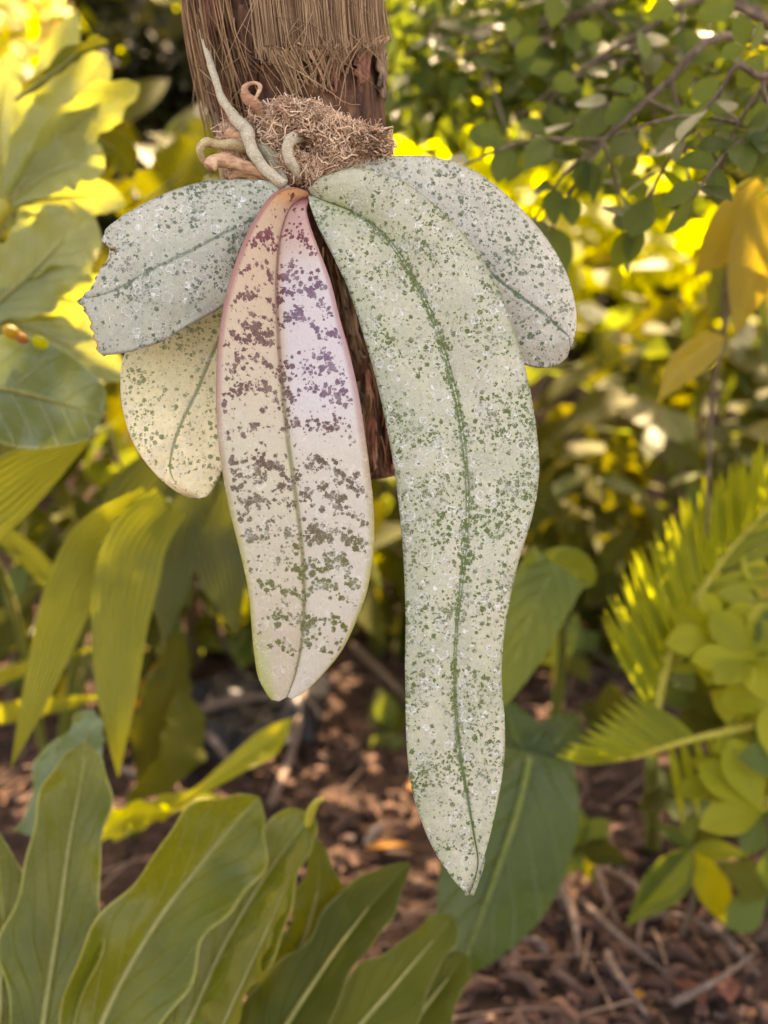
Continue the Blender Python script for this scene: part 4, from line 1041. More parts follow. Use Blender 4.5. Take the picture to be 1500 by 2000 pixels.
blade([(-60, 1345, 1.30), (60, 1300, 1.30), (200, 1262, 1.32)], [16, 13, 2], 'pleat')
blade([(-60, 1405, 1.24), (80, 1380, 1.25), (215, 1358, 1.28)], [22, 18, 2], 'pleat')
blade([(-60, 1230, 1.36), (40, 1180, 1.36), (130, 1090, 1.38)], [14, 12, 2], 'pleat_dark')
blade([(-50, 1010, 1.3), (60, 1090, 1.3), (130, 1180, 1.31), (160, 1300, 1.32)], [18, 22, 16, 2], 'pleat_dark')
for a in ((300, 985, 1.08), (330, 980, 1.08), (-140, 1075, .95), (360, 880, 1.16), (430, 940, 1.26)):
    p = at(*a); b = np.array([-0.42, 1.42, 0.0]); tube('stalk', [p, (p + b) / 2 + np.array([0, .03, .12]), b], [.003, .004, .006], M['stalk'], pg, 6, 16)

# yellow blade, orange leaf and other leaves low on the left
lp = thing('seedling', 'low plant with a yellow blade leaf beside the black plastic sheet', 'plant')
leafpx(lp, M['lime'], [(320, 1590, 1.12), (390, 1545, 1.13), (460, 1495, 1.15), (525, 1450, 1.17), (572, 1400, 1.18)], [7, 10, 20, 27, 3], 10, .3, .08)
leafpx(lp, M['lime'], [(220, 1640, 1.14), (300, 1585, 1.14), (380, 1560, 1.15), (440, 1560, 1.16)], [8, 18, 16, 2], 30, .2, .1)
leafpx(lp, M['small_yellow'], [(190, 1640, 1.1), (240, 1600, 1.1), (300, 1590, 1.1), (345, 1580, 1.1)], [10, 26, 20, 2], 10, .2, .3)
leafpx(lp, M['under'], [(350, 1240, 1.3), (330, 1330, 1.28), (300, 1430, 1.26), (270, 1540, 1.24)], [8, 42, 46, 4], 10, .2, .1)
leafpx(lp, M['under'], [(250, 1560, 1.2), (330, 1500, 1.22), (360, 1420, 1.25), (350, 1340, 1.27)], [8, 36, 40, 6], -20, .2, .15)
leafpx(lp, M['orange'], [(305, 1300, 1.34), (290, 1360, 1.33), (265, 1455, 1.32)], [4, 22, 3], 20, .3, .1)
leafpx(lp, M['amber'], [(315, 1395, 1.3), (285, 1430, 1.3), (262, 1465, 1.3)], [3, 14, 2], 20, .3, .1)
leafpx(lp, M['amber'], [(345, 1255, 1.32), (350, 1290, 1.31), (340, 1330, 1.3)], [3, 11, 2], 20, .3, .2)
b = on_ground(265, 1640)
for a in ((320, 1590, 1.12), (220, 1640, 1.14), (190, 1640, 1.1), (250, 1560, 1.2)):
    p = at(*a); tube('stem', [b, (b + p) / 2 + np.array([0, 0, .02]), p], [.003, .0025, .0018], M['stalk'], lp, 6, 10)

# ------------------------------------------------------------------ black plastic pots and sticks
def pot(label, centre, axis, r, h):
    o = thing('plant_pot', label, 'pot', 'black nursery pots')
    ax = norm(np.array(axis, float)); s = norm(np.cross(ax, [0.3, .2, 1.0])); n = np.cross(s, ax)
    prof = [(0.74 * r, 0), (0.80 * r, h * .3), (0.9 * r, h * .8), (0.96 * r, h * .9), (1.06 * r, h * .9), (1.06 * r, h), (0.97 * r, h), (0.88 * r, h * .8), (0.72 * r, h * .04)]
    a = np.linspace(0, 2 * math.pi, 40, endpoint=False)
    V = np.array([centre + ax * z + q * (math.cos(t) * s + math.sin(t) * n) for (q, z) in prof for t in a])
    K = len(prof)
    Q = [(i * 40 + j, i * 40 + (j + 1) % 40, (i + 1) * 40 + (j + 1) % 40, (i + 1) * 40 + j) for i in range(K - 1) for j in range(40)]
    Q += [tuple(range(39, -1, -1)), tuple((K - 1) * 40 + np.arange(40))]
    mesh_obj('pot_body', V, Q, M['black_plastic'], o)
    return o
sn = 34
SG = np.empty((sn, sn, 3)); vs = VNoise(77)
for i_ in range(sn):
    for j_ in range(sn):
        a_, b_ = i_ / (sn - 1), j_ / (sn - 1)
        px_ = 352 + 262 * a_ + 36 * (1 - b_) * a_ + 26 * (vs(b_ * 6 + 3, a_ * 0 + 1.5) - .5); py_ = 1345 + 40 * (1 - a_) + (150 - 20 * a_) * b_ + 22 * (vs(a_ * 6, b_ * 0 + 4.5) - .5)
        g_ = on_ground(px_, py_); e_ = min(a_, 1 - a_, b_, 1 - b_)
        SG[i_, j_] = g_ + np.array([0, 0, .012 + .075 * float(vs(np.array(a_ * 3.2 + 8), np.array(b_ * 2.6 + 2))) * min(1, e_ * 5) + .02 * float(vs(np.array(a_ * 9), np.array(b_ * 8)))])
i, j = np.meshgrid(np.arange(sn - 1), np.arange(sn - 1), indexing='ij')
so = mesh_obj('plastic_sheet', SG.reshape(-1, 3), np.stack([i * sn + j, (i + 1) * sn + j, (i + 1) * sn + j + 1, i * sn + j + 1], -1).reshape(-1, 4), M['black_plastic'])
so.modifiers.new('thickness', 'SOLIDIFY').thickness = .0008
tag(so, 'crumpled black plastic sheet on the mulch under the purple leaf', 'plastic sheet')
g2 = on_ground(455, 1300)
pot('upright black plastic pot standing left of the purple leaf tip', g2 + np.array([0, .08, .0]), (0, 0.05, 1), .07, .12)
def stick(pts, r, label, mat='dry_twig', grp='dry sticks on the mulch'):
    o = tube('stick', pts, r, M[mat], None, 7, 26, 0.35, rng.uniform(0, 50)); tag(o, label, 'stick', grp)
    return o
stick([on_ground(345, 1478, .05), on_ground(440, 1462, .07), on_ground(560, 1432, .06)], [.006, .0075, .005], 'grey-brown stick lying across the black plastic sheet')
stick([on_ground(350, 1480, .05), on_ground(410, 1505, .05), on_ground(470, 1540, .02)], [.006, .006, .004], 'short stick slanting down in front of the plastic sheet')
stick([on_ground(606, 1330, .05), on_ground(585, 1400, .08), on_ground(592, 1440, .06), on_ground(570, 1510, .03), on_ground(530, 1600, .02)], [.006, .007, .007, .006, .005], 'bent root-like stick over the right end of the plastic sheet')
stick([at(420, 1150, 1.9), at(425, 1210, 1.88), at(450, 1262, 1.86), at(500, 1280, 1.85)], [.010, .011, .010, .008], 'curved brown stick arching by the upright pot', 'twig')
stick([at(690, 1260, 1.95), at(740, 1310, 1.9), at(800, 1370, 1.85)], [.006, .006, .005], 'straight brown stick behind gap between the leaves', 'twig')

# ------------------------------------------------------------------ right: young palm
pm = thing('young_palm', 'young palm with bright feathery fronds at right edge', 'palm')
def frond(rach, leaflets, hwpx=11):
    P = catmull(np.array([at(*a) for a in rach]), 60)
    tube('rachis', [at(*a) for a in rach], [.006, .005, .004, .0025, .0012][:len(rach)] if len(rach) <= 5 else np.linspace(.006, .0012, len(rach)), M['stalk_yellow'], pm, 6, 40)
    RR = catmull(np.array(rach, float), 60)
    for (s, dx, dy, L, dd) in leaflets:
        b = RR[int(s * 59)]; n = math.hypot(dx, dy); dx, dy = dx / n, dy / n
        e = [(b[0] + dx * L * q, b[1] + dy * L * q + 26 * q * q * (1 if dd >= 0 else -.2), b[2] + dd * q) for q in (0, .35, .7, 1)]
        leafpx(pm, M['palm'], e, [hwpx * .45, hwpx, hwpx * .8, 1], rng.uniform(-30, 30), .25, .02, nu=7, nv=20, name='leaflet', rounded=False)
r1 = [(1272, 1480, 1.14), (1284, 1370, 1.14), (1318, 1250, 1.15), (1385, 1130, 1.16), (1460, 1035, 1.17), (1560, 950, 1.18), (1680, 890, 1.19)]
lf1 = []
for q in range(26):
    f = q / 25; s = .14 + .62 * f
    lf1.append((s, -.50 + .62 * f, -.86, 215 - 70 * f + rng.uniform(-14, 14), -.02 - rng.uniform(0, .04)))
for q in range(14):
    f = q / 13; s = .26 + .5 * f
    lf1.append((s, .9, -.12 - .55 * f, 165 + rng.uniform(-20, 25), .03 * rng.uniform(0, 1)))
frond(r1, lf1, 11)
r2 = [(1700, 1370, 1.16), (1560, 1405, 1.14), (1430, 1428, 1.12), (1330, 1450, 1.11), (1240, 1478, 1.10), (1150, 1492, 1.10)]
lf2 = [(.55 + .035 * q, -.75 + .02 * q, -.65 + .055 * q, 150 - 5 * q, -.02 * q / 4) for q in range(12)] + [(.25 + .05 * q, .55 - .05 * q, .75, 130, .05) for q in range(9)] + [(.2 + .05 * q, -.3, -.9, 120, .06) for q in range(5)]
frond(r2, lf2, 9)
b = on_ground(1275, 1660); tube('stem', [b, (b + at(1272, 1480, 1.14)) / 2, at(1272, 1480, 1.14)], [.010, .008, .006], M['stalk'], pm, 8, 14)
b2 = b + np.array([.22, .03, 0]); tube('stem', [b2, (b2 + at(1700, 1370, 1.16)) / 2 + np.array([.05, 0, .1]), at(1700, 1370, 1.16)], [.010, .008, .006], M['stalk'], pm, 8, 14)

# ------------------------------------------------------------------ glossy arum leaves behind the longest orchid leaf
ar = thing('arum', 'dark glossy arum with a big drooping leaf behind the pointed orchid leaf', 'plant')
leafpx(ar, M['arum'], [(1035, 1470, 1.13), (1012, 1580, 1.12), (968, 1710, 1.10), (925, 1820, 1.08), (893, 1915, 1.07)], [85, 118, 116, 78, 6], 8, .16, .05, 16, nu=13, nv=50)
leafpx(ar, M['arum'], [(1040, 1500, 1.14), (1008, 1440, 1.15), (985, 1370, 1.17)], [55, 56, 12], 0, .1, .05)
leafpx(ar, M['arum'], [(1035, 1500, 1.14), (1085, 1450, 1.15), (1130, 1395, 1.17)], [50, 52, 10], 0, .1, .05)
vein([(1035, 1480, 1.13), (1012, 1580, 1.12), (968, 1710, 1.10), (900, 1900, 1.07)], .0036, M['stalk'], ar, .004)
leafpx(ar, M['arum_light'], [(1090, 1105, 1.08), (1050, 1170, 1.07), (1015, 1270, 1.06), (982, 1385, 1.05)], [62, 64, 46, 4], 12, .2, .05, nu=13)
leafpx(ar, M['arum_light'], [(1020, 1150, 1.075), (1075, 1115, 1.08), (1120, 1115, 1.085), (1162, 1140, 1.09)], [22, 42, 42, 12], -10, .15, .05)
bb = on_ground(1060, 1560)
for a in ((1035, 1490, 1.14), (1075, 1120, 1.085)):
    p = at(*a); tube('petiole', [bb, (bb + p) / 2 + np.array([.02, .03, .05]), p], [.007, .006, .004], M['stalk'], ar, 8, 16)

# ------------------------------------------------------------------ right: shrub with lime rosettes, seedlings on the mulch
def rosette(parent, c, keys, L, n, facing, open_=0.9, droop=0.0):
    f = norm(np.asarray(facing, float)); a0 = rng.uniform(0, 6.28); s = norm(np.cross(f, [.2, .3, 1.0])); t = np.cross(s, f)
    for k in range(n):
        a = a0 + k * 6.283 / n + rng.normal(0, .15); dv = open_ * (math.cos(a) * s + math.sin(a) * t) + f * rng.uniform(.15, .6) + np.array([0, 0, -droop])
        link_copy(UL[keys[rng.integers(len(keys))]], 'leaf', parent, leaf_matrix(c, dv, f + rng.normal(0, .15, 3), L * rng.uniform(.75, 1.15)))
sh = thing('lime_shrub', 'bushy shrub with lime rosettes below the palm frond', 'shrub')
base = on_ground(1560, 1720)
for (x, y, d, L, n, keys) in ((1400, 1245, 1.24, 95, 7, ['lime', 'lime', 'mid']), (1470, 1290, 1.22, 105, 7, ['lime']), (1330, 1255, 1.27, 80, 5, ['lime', 'mid', 'amber']), (1290, 1300, 1.29, 85, 4, ['mid']),
                              (1495, 1180, 1.26, 90, 6, ['amber', 'lime']), (1430, 1530, 1.22, 90, 6, ['lime']), (1490, 1590, 1.18, 110, 7, ['mid', 'lime']), (1500, 1440, 1.24, 110, 7, ['mid', 'lime']),
                              (1380, 1370, 1.30, 90, 6, ['mid', 'under']), (1440, 1410, 1.27, 95, 6, ['mid', 'under']), (1530, 1340, 1.22, 110, 7, ['lime', 'mid']), (1330, 1560, 1.32, 90, 6, ['under', 'mid']), (1560, 1500, 1.2, 110, 7, ['mid']), (1420, 1330, 1.32, 95, 6, ['under'])):
    p = at(x, y, d - .1); rosette(sh, p, keys, L * 1.15 * pxm(d), n, np.array([-.1, -.7, .75]) + rng.normal(0, .2, 3))
    tube('stem', [base, (base * .6 + p * .4) + np.array([.02, .02, .02]), p], [.005, .004, .0022], M['twig'], sh, 6, 14)

def seedling(label, px, py, d, leaves, red=True):
    o = thing('seedling', label, 'plant', 'seedlings on the mulch')
    c = at(px, py, d); b = np.array([c[0], c[1] + .02, float(gz(c[0], c[1]))])
    tube('stem', [b, (b + c) / 2 + np.array([.008, 0, 0]), c], [.0032, .003, .002], M['stalk' if not red else 'twig'], o, 6, 12)
    for (tx, ty, key, ws) in leaves:
        p = at(tx, ty, d - .01 + rng.normal(0, .015)); v = p - c; L = np.linalg.norm(v)
        link_copy(UL[key], 'leaf', o, leaf_matrix(c, v + UP * L * .12, TOCAM + np.array([0, 0, .5]) + rng.normal(0, .2, 3), L, ws))
    return o
seedling('seedling with long lime leaves hanging over the mulch at right', 1352, 1655, 1.22, [(1250, 1792, 'lime_l', 1.0), (1432, 1836, 'lime_l', .85), (1462, 1680, 'lime_l', .9), (1352, 1545, 'mid_l', 1.0), (1278, 1612, 'mid_l', 1.0), (1440, 1600, 'under_l', 1.0), (1246, 1826, 'mid_l', 1.1)])
seedling('small olive seedling right of the glossy arum leaf', 1135, 1650, 1.36, [(1080, 1600, 'lime_l', 1.3), (1120, 1570, 'mid_l', 1.3), (1190, 1610, 'mid', 1.2), (1100, 1720, 'mid_l', 1.3), (1160, 1730, 'lime_l', 1.2), (1215, 1690, 'under_l', 1.4), (1060, 1660, 'under', 1.2)])
seedling('dark green seedling near lower right corner of the mulch', 1500, 1745, 1.22, [(1420, 1700, 'under_l', 1.4), (1445, 1790, 'mid_l', 1.4), (1520, 1650, 'mid_l', 1.3), (1560, 1800, 'mid_l', 1.3), (1430, 1820, 'mid', 1.2)])
seedling('leafy green seedling between the two longest orchid leaves', 760, 1430, 1.75, [(720, 1390, 'mid', 1.3), (750, 1360, 'mid', 1.3), (800, 1390, 'under', 1.3), (725, 1470, 'mid', 1.3), (785, 1470, 'mid', 1.3), (740, 1340, 'under', 1.3)], False)
seedling('seedling with yellow leaves behind the arum', 1110, 1280, 1.8, [(1050, 1230, 'lime_l', 1.3), (1060, 1300, 'lime_l', 1.2), (1170, 1240, 'mid', 1.2), (1150, 1330, 'under', 1.2), (1080, 1330, 'amber', 1.0), (1130, 1200, 'mid_l', 1.3)])
seedling('broad-leaved dark seedling right of the tall arum leaf', 1200, 1420, 1.6, [(1130, 1380, 'under', 1.3), (1190, 1340, 'under', 1.3), (1270, 1370, 'under', 1.2), (1140, 1470, 'dark', 1.3), (1250, 1480, 'dark', 1.3)])
seedling('tiny green weed sprouting by the arum leaf tip', 975, 1915, 1.30, [(960, 1860, 'mid', 1.3), (1000, 1890, 'mid', 1.3), (950, 1930, 'lime', 1.2)], False)

# ------------------------------------------------------------------ litter on the mulch
def fallen(key, px, py, L, ang, label, tilt=.25):
    p = on_ground(px, py, .014); o = bpy.data.objects.new('fallen_leaf', UL[key]); col.objects.link(o)
    o.matrix_world = leaf_matrix(p, (math.cos(ang), math.sin(ang), rng.uniform(0, .15)), np.array([rng.normal(0, tilt), rng.normal(0, tilt), 1]), L)
    tag(o, label, 'leaf', 'fallen leaves on the mulch')
fallen('red', 1375, 1990, .075, 1.9, 'dark red fallen leaf near the bottom right corner', .5)
fallen('red', 1425, 1985, .060, 1.5, 'smaller dark red fallen leaf beside the larger red one', .5)
fallen('orange', 715, 1680, .060, 0.4, 'rust-red fallen leaf on mulch between the orchid tips')
fallen('amber', 580, 1855, .050, .5, 'yellow fallen leaf among the philodendron lobes')
fallen('amber', 590, 1800, .045, -.4, 'second yellow fallen leaf higher beside the lobes')
fallen('orange', 800, 1560, .030, 1.0, 'small orange leaf left of the pointed orchid leaf')
fl = thing('fallen_flower', 'tiny orange flower on the mulch at bottom right', 'flower')
fp = on_ground(1242, 1975, .016)
for k in range(5):
    a = k * 1.2566; link_copy(UL['orange'], 'petal', fl, leaf_matrix(fp, (math.cos(a), math.sin(a), .5), (0, 0, 1), .0085, 2.0))
stks = [((1010, 1850), (1120, 1800), 'pale stick lying right of the arum leaf tip'), ((1185, 1890), (1260, 2010), 'thin grey stick pointing at the orange flower'), ((1175, 1720), (1245, 1870), 'brown stick under the hanging lime seedling'),
        ((1390, 1830), (1480, 1935), 'pale stick running to the lower right corner'), ((1080, 1740), (1130, 1900), 'stick standing out of the mulch below the small seedling'), ((1250, 1820), (1400, 1850), 'tan twig lying under the lime seedling leaves'),
        ((1130, 1780), (1300, 1930), 'reddish twig crossing the mulch'), ((940, 1900), (1060, 1870), 'short whitish stick beside the weed'), ((1310, 1990), (1470, 1890), 'curved tan twig over the red leaves'), ((1160, 1700), (1205, 1830), 'slim grey stick left of the lime seedling')]
for k, (a, b_, lab) in enumerate(stks):
    p, q = on_ground(*a, dz=.016), on_ground(*b_, dz=.016); m_ = (p + q) / 2 + np.array([rng.normal(0, .012), rng.normal(0, .012), .012])
    stick([p, m_, q], [rng.uniform(.0025, .005), rng.uniform(.0025, .005), .0018], lab)

# ------------------------------------------------------------------ upper right: shrub with small oval leaves
ov = thing('oval_leaf_shrub', 'shrub with small oval dark leaves filling the upper right', 'shrub')
root_p = np.array([1.05, 1.75, 0.0])
hub = at(1620, 120, 1.15)
tube('trunk', [root_p, (root_p + hub) / 2 + np.array([.04, 0, .05]), hub], [.018, .015, .010], M['twig'], ov, 8, 20)
nleaf = 0
specs = [  # branch polylines in photo pixels + depth
    [(1620, 120, 1.15), (1420, 70, .92), (1300, 165, .90), (1200, 255, .90), (1150, 300, .91)],
    [(1620, 120, 1.15), (1560, 120, .85), (1490, 150, .80), (1440, 130, .79), (1400, 190, .80)],
    [(1620, 120, 1.15), (1540, 250, .85), (1490, 250, .82), (1470, 330, .82)],
    [(1620, 120, 1.15), (1350, -40, 1.15), (1150, 20, 1.15), (1000, 70, 1.18), (880, 120, 1.2)],
    [(1620, 120, 1.15), (1400, 0, 1.0), (1260, 60, 1.0), (1130, 140, 1.02), (1010, 230, 1.05)],
    [(1620, 120, 1.15), (1300, -90, 1.3), (1050, -60, 1.3), (880, 30, 1.32), (780, 140, 1.35), (770, 230, 1.35)],
    [(1620, 120, 1.15), (1250, -120, 1.4), (950, -100, 1.4), (800, -20, 1.42), (760, 60, 1.45)]]
brs = []
for sp in specs:
    tube('branch', [at(*a) for a in sp], np.linspace(.0040, .0012, len(sp)), M['twig'], ov, 6, 40)
    brs.append(catmull(np.array([at(*a) for a in sp]), 60))
manual = [(1332, 162, 58, 95), (1378, 175, 66, 35), (1338, 225, 46, 270), (1386, 225, 52, 200), (1311, 210, 30, 170), (1467, 138, 78, 45), (1434, 99, 52, 200), (1449, 57, 62, 100), (1479, 72, 60, 250), (1479, 228, 64, 30),
          (1482, 294, 88, 60), (1257, 87, 58, 100), (1218, 168, 56, 10), (1119, 249, 66, 100), (1143, 228, 52, 250), (1068, 282, 66, 170), (1107, 162, 56, 160), (1083, 24, 66, 80), (1398, 18, 78, 200), (1245, 183, 46, 95),
          (1230, 318, 52, 60), (1167, 336, 62, 100), (1242, 360, 54, 170), (1190, 300, 58, 20), (1205, 345, 50, 270), (1030, 90, 56, 30), (1060, 130, 50, 200), (1000, 60, 50, 80), (1150, 60, 52, 150), (1290, 20, 60, 20)]
for (x, y, L, an) in manual:
    d = .80 if x > 1400 else (.90 if y < 240 and x > 1200 else .98); a = R(an); Lm = L * pxm(d) * 1.05
    dv = math.cos(a) * RT + math.sin(a) * UP; p = at(x, y, d) - dv * Lm / 2
    link_copy(UL['small_ob' if rng.random() < .5 else 'small'], 'leaf', ov, leaf_matrix(p, dv, TOCAM + rng.normal(0, .35, 3), Lm, 1.1)); nleaf += 1
extra_twigs = []
for n in range(46):
    bi = [0, 3, 3, 4, 4, 5, 5, 5, 6, 6, 6, 0, 1, 2][n % 14]
    B = brs[bi]; p = B[rng.integers(18, 60)]
    v = np.array([rng.normal(-.2, .6), rng.normal(0, .4), rng.normal(-.35, .5)]); L = rng.uniform(.05, .12)
    P = catmull(np.array([p, p + norm(v) * L * .5, p + norm(v) * L + np.array([0, 0, -.02])]), 14)
    tube('twig', [P[0], P[7], P[-1]], [.0016, .0013, .0008], M['twig'], ov, 5, 8)
    if nleaf < 285: nleaf += twig_leaves(ov, P, ['small', 'small_ob', 'small'] if bi < 5 else ['small_ob', 'small', 'small_y'], .030, .024)
    else: extra_twigs.append(P)

# amber leaves hanging at the right
am = thing('amber_leaf_tree', 'sapling with hanging amber lance-shaped leaves at right edge', 'tree')
tw = [at(1640, 250, 1.1), at(1480, 400, 1.08), at(1425, 520, 1.08), at(1412, 660, 1.08), at(1390, 780, 1.1), at(1380, 1050, 1.12)]
tube('branch', tw, [.004, .003, .0025, .0022, .002, .0012], M['twig'], am, 6, 30)
tb = np.array([.95, 1.6, 0]); tube('trunk', [tb, (tb + tw[0]) / 2 + np.array([.04, 0, 0]), tw[0]], [.012, .010, .005], M['twig'], am, 8, 16)
leafpx(am, M['amber'], [(1415, 658, 1.07), (1385, 675, 1.065), (1330, 720, 1.06), (1284, 786, 1.055)], [3, 28, 30, 1], 8, .2, .03, rounded=False)
leafpx(am, M['amber'], [(1485, 360, 1.06), (1480, 450, 1.05), (1465, 550, 1.05), (1436, 655, 1.05)], [6, 44, 42, 1], -10, .2, .03, rounded=False)
leafpx(am, M['amber'], [(1480, 350, 1.09), (1440, 420, 1.09), (1400, 480, 1.09), (1350, 545, 1.09)], [5, 42, 38, 1], 20, .2, .03, rounded=False)
leafpx(am, M['amber'], [(1560, 420, 1.05), (1545, 520, 1.05), (1530, 600, 1.05), (1510, 690, 1.05)], [6, 34, 34, 1], 10, .2, .03, rounded=False)

# ------------------------------------------------------------------ understorey and the sunlit garden beyond
def bush(name, label, cat, centre, rad, n, keys, size, stems=6, group=None, facing=.5, off=(0, 0)):
    o = thing(name, label, cat, group); c = np.array(centre, float); rad = np.array(rad, float)
    g = np.array([c[0] + off[0], c[1] + off[1], 0.0])
    ends = []
    for k in range(stems):
        e = c + rad * np.clip(rng.normal(0, .5, 3), -.9, .9); ends.append(e)
        st = g + np.array([rng.normal(0, .04), rng.normal(0, .04), 0])
        mid_ = (st + e) / 2 + rng.normal(0, .03, 3)
        if off[0]: mid_ = np.array([st[0], st[1], e[2] * .8])
        tube('stem', [st, mid_, e], [.007, .005, .0016], M['twig'], o, 6, 16)
    for k in range(n):
        v = rvec(); q = c + rad * v * rng.uniform(.35, 1.0) ** .6
        if q[2] < .03: q[2] = rng.uniform(.03, .12)
        dv = norm(v * .6 + rng.normal(0, .6, 3) + np.array([0, 0, -.25])); nb = np.array([0, 0, .8]) + TOCAM * facing + rng.normal(0, .4, 3)
        link_copy(UL[keys[rng.integers(len(keys))]], 'leaf', o, leaf_matrix(q, dv, nb, size * rng.uniform(.6, 1.3)))
    return o
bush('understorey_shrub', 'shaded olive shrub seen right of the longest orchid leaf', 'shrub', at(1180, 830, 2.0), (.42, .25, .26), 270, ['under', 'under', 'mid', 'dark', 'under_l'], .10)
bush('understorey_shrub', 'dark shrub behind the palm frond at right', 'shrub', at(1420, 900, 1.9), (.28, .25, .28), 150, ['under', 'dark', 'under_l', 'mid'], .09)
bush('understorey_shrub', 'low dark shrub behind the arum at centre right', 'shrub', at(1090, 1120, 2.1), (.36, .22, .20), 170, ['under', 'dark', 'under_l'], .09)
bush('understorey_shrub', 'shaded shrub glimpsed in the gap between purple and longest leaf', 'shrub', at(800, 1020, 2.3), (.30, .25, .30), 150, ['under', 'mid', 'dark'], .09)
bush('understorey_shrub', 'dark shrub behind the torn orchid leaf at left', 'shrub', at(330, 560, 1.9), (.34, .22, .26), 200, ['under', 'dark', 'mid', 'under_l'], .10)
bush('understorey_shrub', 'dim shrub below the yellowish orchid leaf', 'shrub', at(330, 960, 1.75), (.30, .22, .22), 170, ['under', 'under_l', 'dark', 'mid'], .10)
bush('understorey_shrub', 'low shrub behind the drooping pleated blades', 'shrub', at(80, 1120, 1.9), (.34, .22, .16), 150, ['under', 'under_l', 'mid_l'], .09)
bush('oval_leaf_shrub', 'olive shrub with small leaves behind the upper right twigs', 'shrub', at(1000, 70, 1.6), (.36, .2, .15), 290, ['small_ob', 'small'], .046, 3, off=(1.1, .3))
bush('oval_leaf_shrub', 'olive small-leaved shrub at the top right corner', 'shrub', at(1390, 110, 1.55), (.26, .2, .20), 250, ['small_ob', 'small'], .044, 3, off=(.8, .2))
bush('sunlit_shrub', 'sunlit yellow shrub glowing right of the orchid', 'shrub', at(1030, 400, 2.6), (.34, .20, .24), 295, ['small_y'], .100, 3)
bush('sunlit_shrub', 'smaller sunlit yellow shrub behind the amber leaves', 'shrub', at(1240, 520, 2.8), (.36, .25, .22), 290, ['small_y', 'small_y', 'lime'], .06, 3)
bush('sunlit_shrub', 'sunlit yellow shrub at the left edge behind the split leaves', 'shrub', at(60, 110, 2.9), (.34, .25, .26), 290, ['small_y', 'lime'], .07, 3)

def leaf_cloud(name, mat, parent, clumps, n, size, gaps=()):
    cl = np.array([c[:3] for c in clumps]); rr = np.array([c[3] for c in clumps]); pr = rr ** 2 / (rr ** 2).sum()
    k = rng.choice(len(clumps), n, p=pr)
    v = norm(rng.normal(0, 1, (n, 3))) * (rng.random((n, 1)) ** 0.45)
    P = cl[k] + v * rr[k][:, None] * np.array([1, 1, .85])
    P[:, 2] = np.maximum(P[:, 2], .02)
    keep = np.ones(n, bool)                       # thin places in the crown that let sunflecks through
    for (gx0, gy0, rx, ry, f) in gaps:
        keep &= ~((((P[:, 0] - gx0) / rx) ** 2 + ((P[:, 1] - gy0) / ry) ** 2 < 1) & (rng.random(n) < f))
    P, v = P[keep], v[keep]; n = len(P)
    d = norm(v + rng.normal(0, .7, (n, 3)) + np.array([0, 0, -.3])); nb = norm(rng.normal(0, .7, (n, 3)) + np.array([0, -.3, .8]))
    s = norm(np.cross(d, nb)); L = size * rng.uniform(.55, 1.35, (n, 1))
    up = np.cross(s, d)
    V = np.stack([P, P + d * L * .5 + s * L * .28 + up * L * .06, P + d * L, P + d * L * .5 - s * L * .28 + up * L * .06], 1).reshape(-1, 3)
    Q = np.arange(4 * n).reshape(-1, 4)
    return tag(fast_mesh(name, V, Q, mat, parent), kind='stuff')

def tree(name, label, cat, pos, h, r, mat, n, leaf, group='trees beyond the shrubs', low=.05, trunk_r=.05, nclump=26):
    o = thing(name, label, cat, group); x, y = pos
    tube('trunk', [np.array([x, y, 0]), np.array([x + rng.normal(0, .08), y, h * .45]), np.array([x + rng.normal(0, .15), y, h * .85])], [trunk_r, trunk_r * .75, trunk_r * .35], M['trunk'], o, 10, 20, .2)
    cl = []
    for k in range(nclump):
        v = rvec() * rng.uniform(.4, .95); z = low * h + (h - low * h) * (.5 + .5 * v[2])
        cl.append((x + v[0] * r, y + v[1] * r * .8, z, r * rng.uniform(.22, .42)))
    for k in range(5):
        c = cl[rng.integers(len(cl))]
        tube('limb', [np.array([x, y, h * rng.uniform(.25, .6)]), np.array([(x + c[0]) / 2, (y + c[1]) / 2, c[2] * .8 + .1]), np.array(c[:3])], [trunk_r * .5, trunk_r * .35, trunk_r * .12], M['trunk'], o, 6, 10)
    leaf_cloud('crown', mat, o, cl, n, leaf)
    return o
cl = []
for n in range(70):
    px_ = rng.uniform(770, 1540); cl.append((*at(px_, rng.uniform(-60, 190 + .10 * (px_ - 770)), rng.uniform(1.2, 1.6)), rng.uniform(.03, .07)))
leaf_cloud('farther_leaves', M['small_cloud'], ov, cl, 1300, .034)
tree('dark_tree', 'dark evergreen tree left of the log at upper left', 'tree', (-.54, 3.1), 1.5, .27, M['far_dark'], 6000, .06, trunk_r=.06, low=.02)
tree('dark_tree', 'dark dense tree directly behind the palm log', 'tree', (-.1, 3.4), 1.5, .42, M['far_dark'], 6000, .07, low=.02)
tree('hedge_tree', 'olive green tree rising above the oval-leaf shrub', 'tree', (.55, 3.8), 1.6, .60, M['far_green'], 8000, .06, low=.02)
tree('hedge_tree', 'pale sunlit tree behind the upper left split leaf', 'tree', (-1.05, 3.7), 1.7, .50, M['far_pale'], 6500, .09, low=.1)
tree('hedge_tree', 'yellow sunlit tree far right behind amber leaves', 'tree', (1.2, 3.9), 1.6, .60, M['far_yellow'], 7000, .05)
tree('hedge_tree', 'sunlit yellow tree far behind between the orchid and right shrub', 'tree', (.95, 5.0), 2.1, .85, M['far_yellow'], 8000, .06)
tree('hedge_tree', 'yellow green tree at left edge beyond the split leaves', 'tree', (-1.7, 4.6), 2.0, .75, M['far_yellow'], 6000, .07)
tree('hedge_tree', 'green tree in far background behind the dark trees', 'tree', (-.5, 5.6), 2.4, 1.0, M['far_green'], 8000, .08)
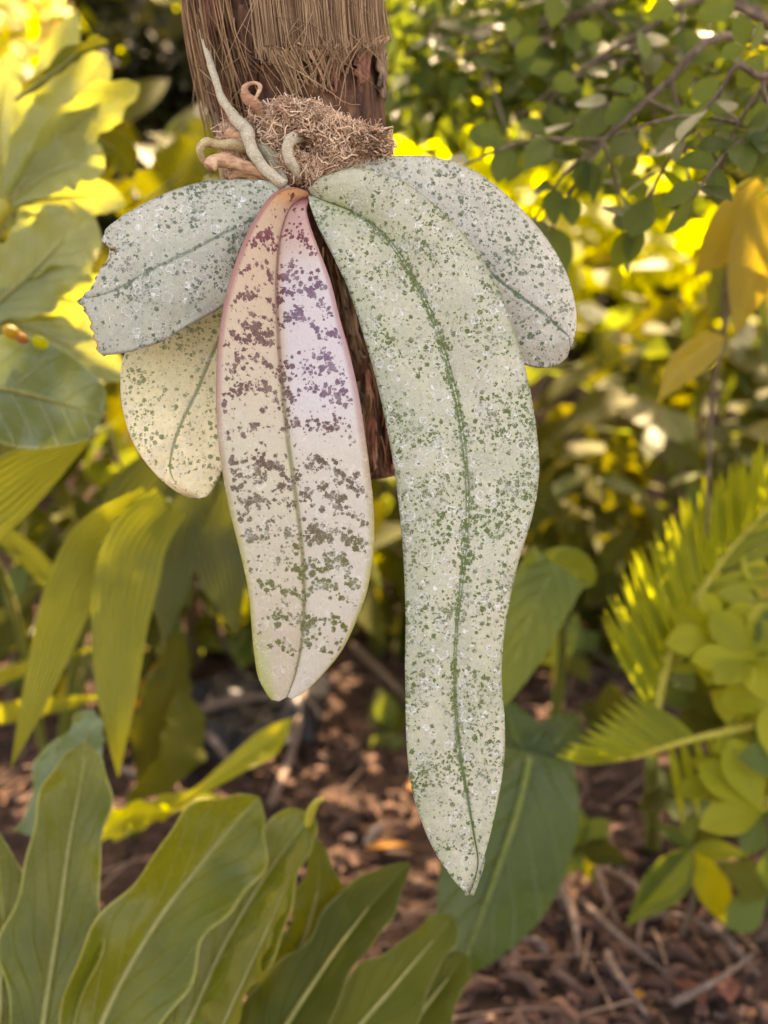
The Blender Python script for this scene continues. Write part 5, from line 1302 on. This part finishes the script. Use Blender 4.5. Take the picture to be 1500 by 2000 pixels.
tree('hedge_tree', 'large green tree in far right background', 'tree', (2.6, 5.2), 2.4, 1.0, M['far_green'], 8000, .08)
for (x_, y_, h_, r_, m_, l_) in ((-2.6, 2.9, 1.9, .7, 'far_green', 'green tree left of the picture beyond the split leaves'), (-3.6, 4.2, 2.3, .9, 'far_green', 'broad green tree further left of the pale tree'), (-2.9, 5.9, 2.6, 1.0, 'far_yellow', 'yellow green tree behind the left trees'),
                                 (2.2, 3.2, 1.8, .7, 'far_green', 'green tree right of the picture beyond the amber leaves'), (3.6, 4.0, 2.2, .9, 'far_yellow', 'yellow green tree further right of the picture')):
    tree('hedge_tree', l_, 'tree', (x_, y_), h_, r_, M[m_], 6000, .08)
for k in range(9):
    x = -9 + k * 2.2 + rng.normal(0, .3)
    tree('background_tree', ['far tree in the backdrop, leftmost of the row', 'far backdrop tree second from left', 'far backdrop tree third from left', 'far backdrop tree left of centre', 'far backdrop tree in the centre', 'far backdrop tree right of centre',
                             'far backdrop tree third from right', 'far backdrop tree second from right', 'far tree in the backdrop, rightmost of the row'][k], 'tree', (x, 8.6 + rng.normal(0, .4)), 4.2 + rng.uniform(0, .6), 1.6, M['far_green'], 9000, .17, 'backdrop trees', trunk_r=.09)

# unseen spreading tree, added so its crown shades the orchid from above
sh_t = thing('added_shade_tree', 'unseen spreading tree added so its leafy crown shades the orchid', 'tree')
tube('trunk', [np.array([-2.5, 1.6, 0]), np.array([-2.45, 1.5, 1.2]), np.array([-2.2, 1.4, 2.1])], [.13, .11, .09], M['trunk'], sh_t, 12, 24, .2)
top = axs[0] + np.array([0, .02, .74])
tube('limb', [np.array([-2.2, 1.4, 2.05]), np.array([-1.2, 1.0, 2.12]), top + np.array([0, 0, .01]), np.array([.9, .8, 2.2]), np.array([1.9, 1.4, 2.3])], [.085, .06, .045, .035, .02], M['trunk'], sh_t, 10, 40, .2)
tube('limb', [np.array([-2.2, 1.4, 2.05]), np.array([-1.0, 2.2, 2.3]), np.array([.4, 2.5, 2.4]), np.array([1.8, 2.6, 2.4])], [.07, .05, .035, .02], M['trunk'], sh_t, 10, 30, .2)
cl = [(rng.uniform(-2.4, 2.4), rng.uniform(.5, 3.15), rng.uniform(2.05, 2.7), rng.uniform(.25, .42)) for k in range(90)]
cl += [(x_, y_, 2.3, .26) for x_ in (.15, .38, .6) for y_ in (1.65, 1.95, 2.25) for _ in range(2)]  # extra dense clumps added to keep the sun off the orchid
leaf_cloud('crown', M['canopy'], sh_t, cl, 14500, .10, gaps=[(0.0, 2.5, .20, .50, .6), (.75, 2.45, .28, .28, .45)])  # crown thinned where sun should reach the left leaves and the palm
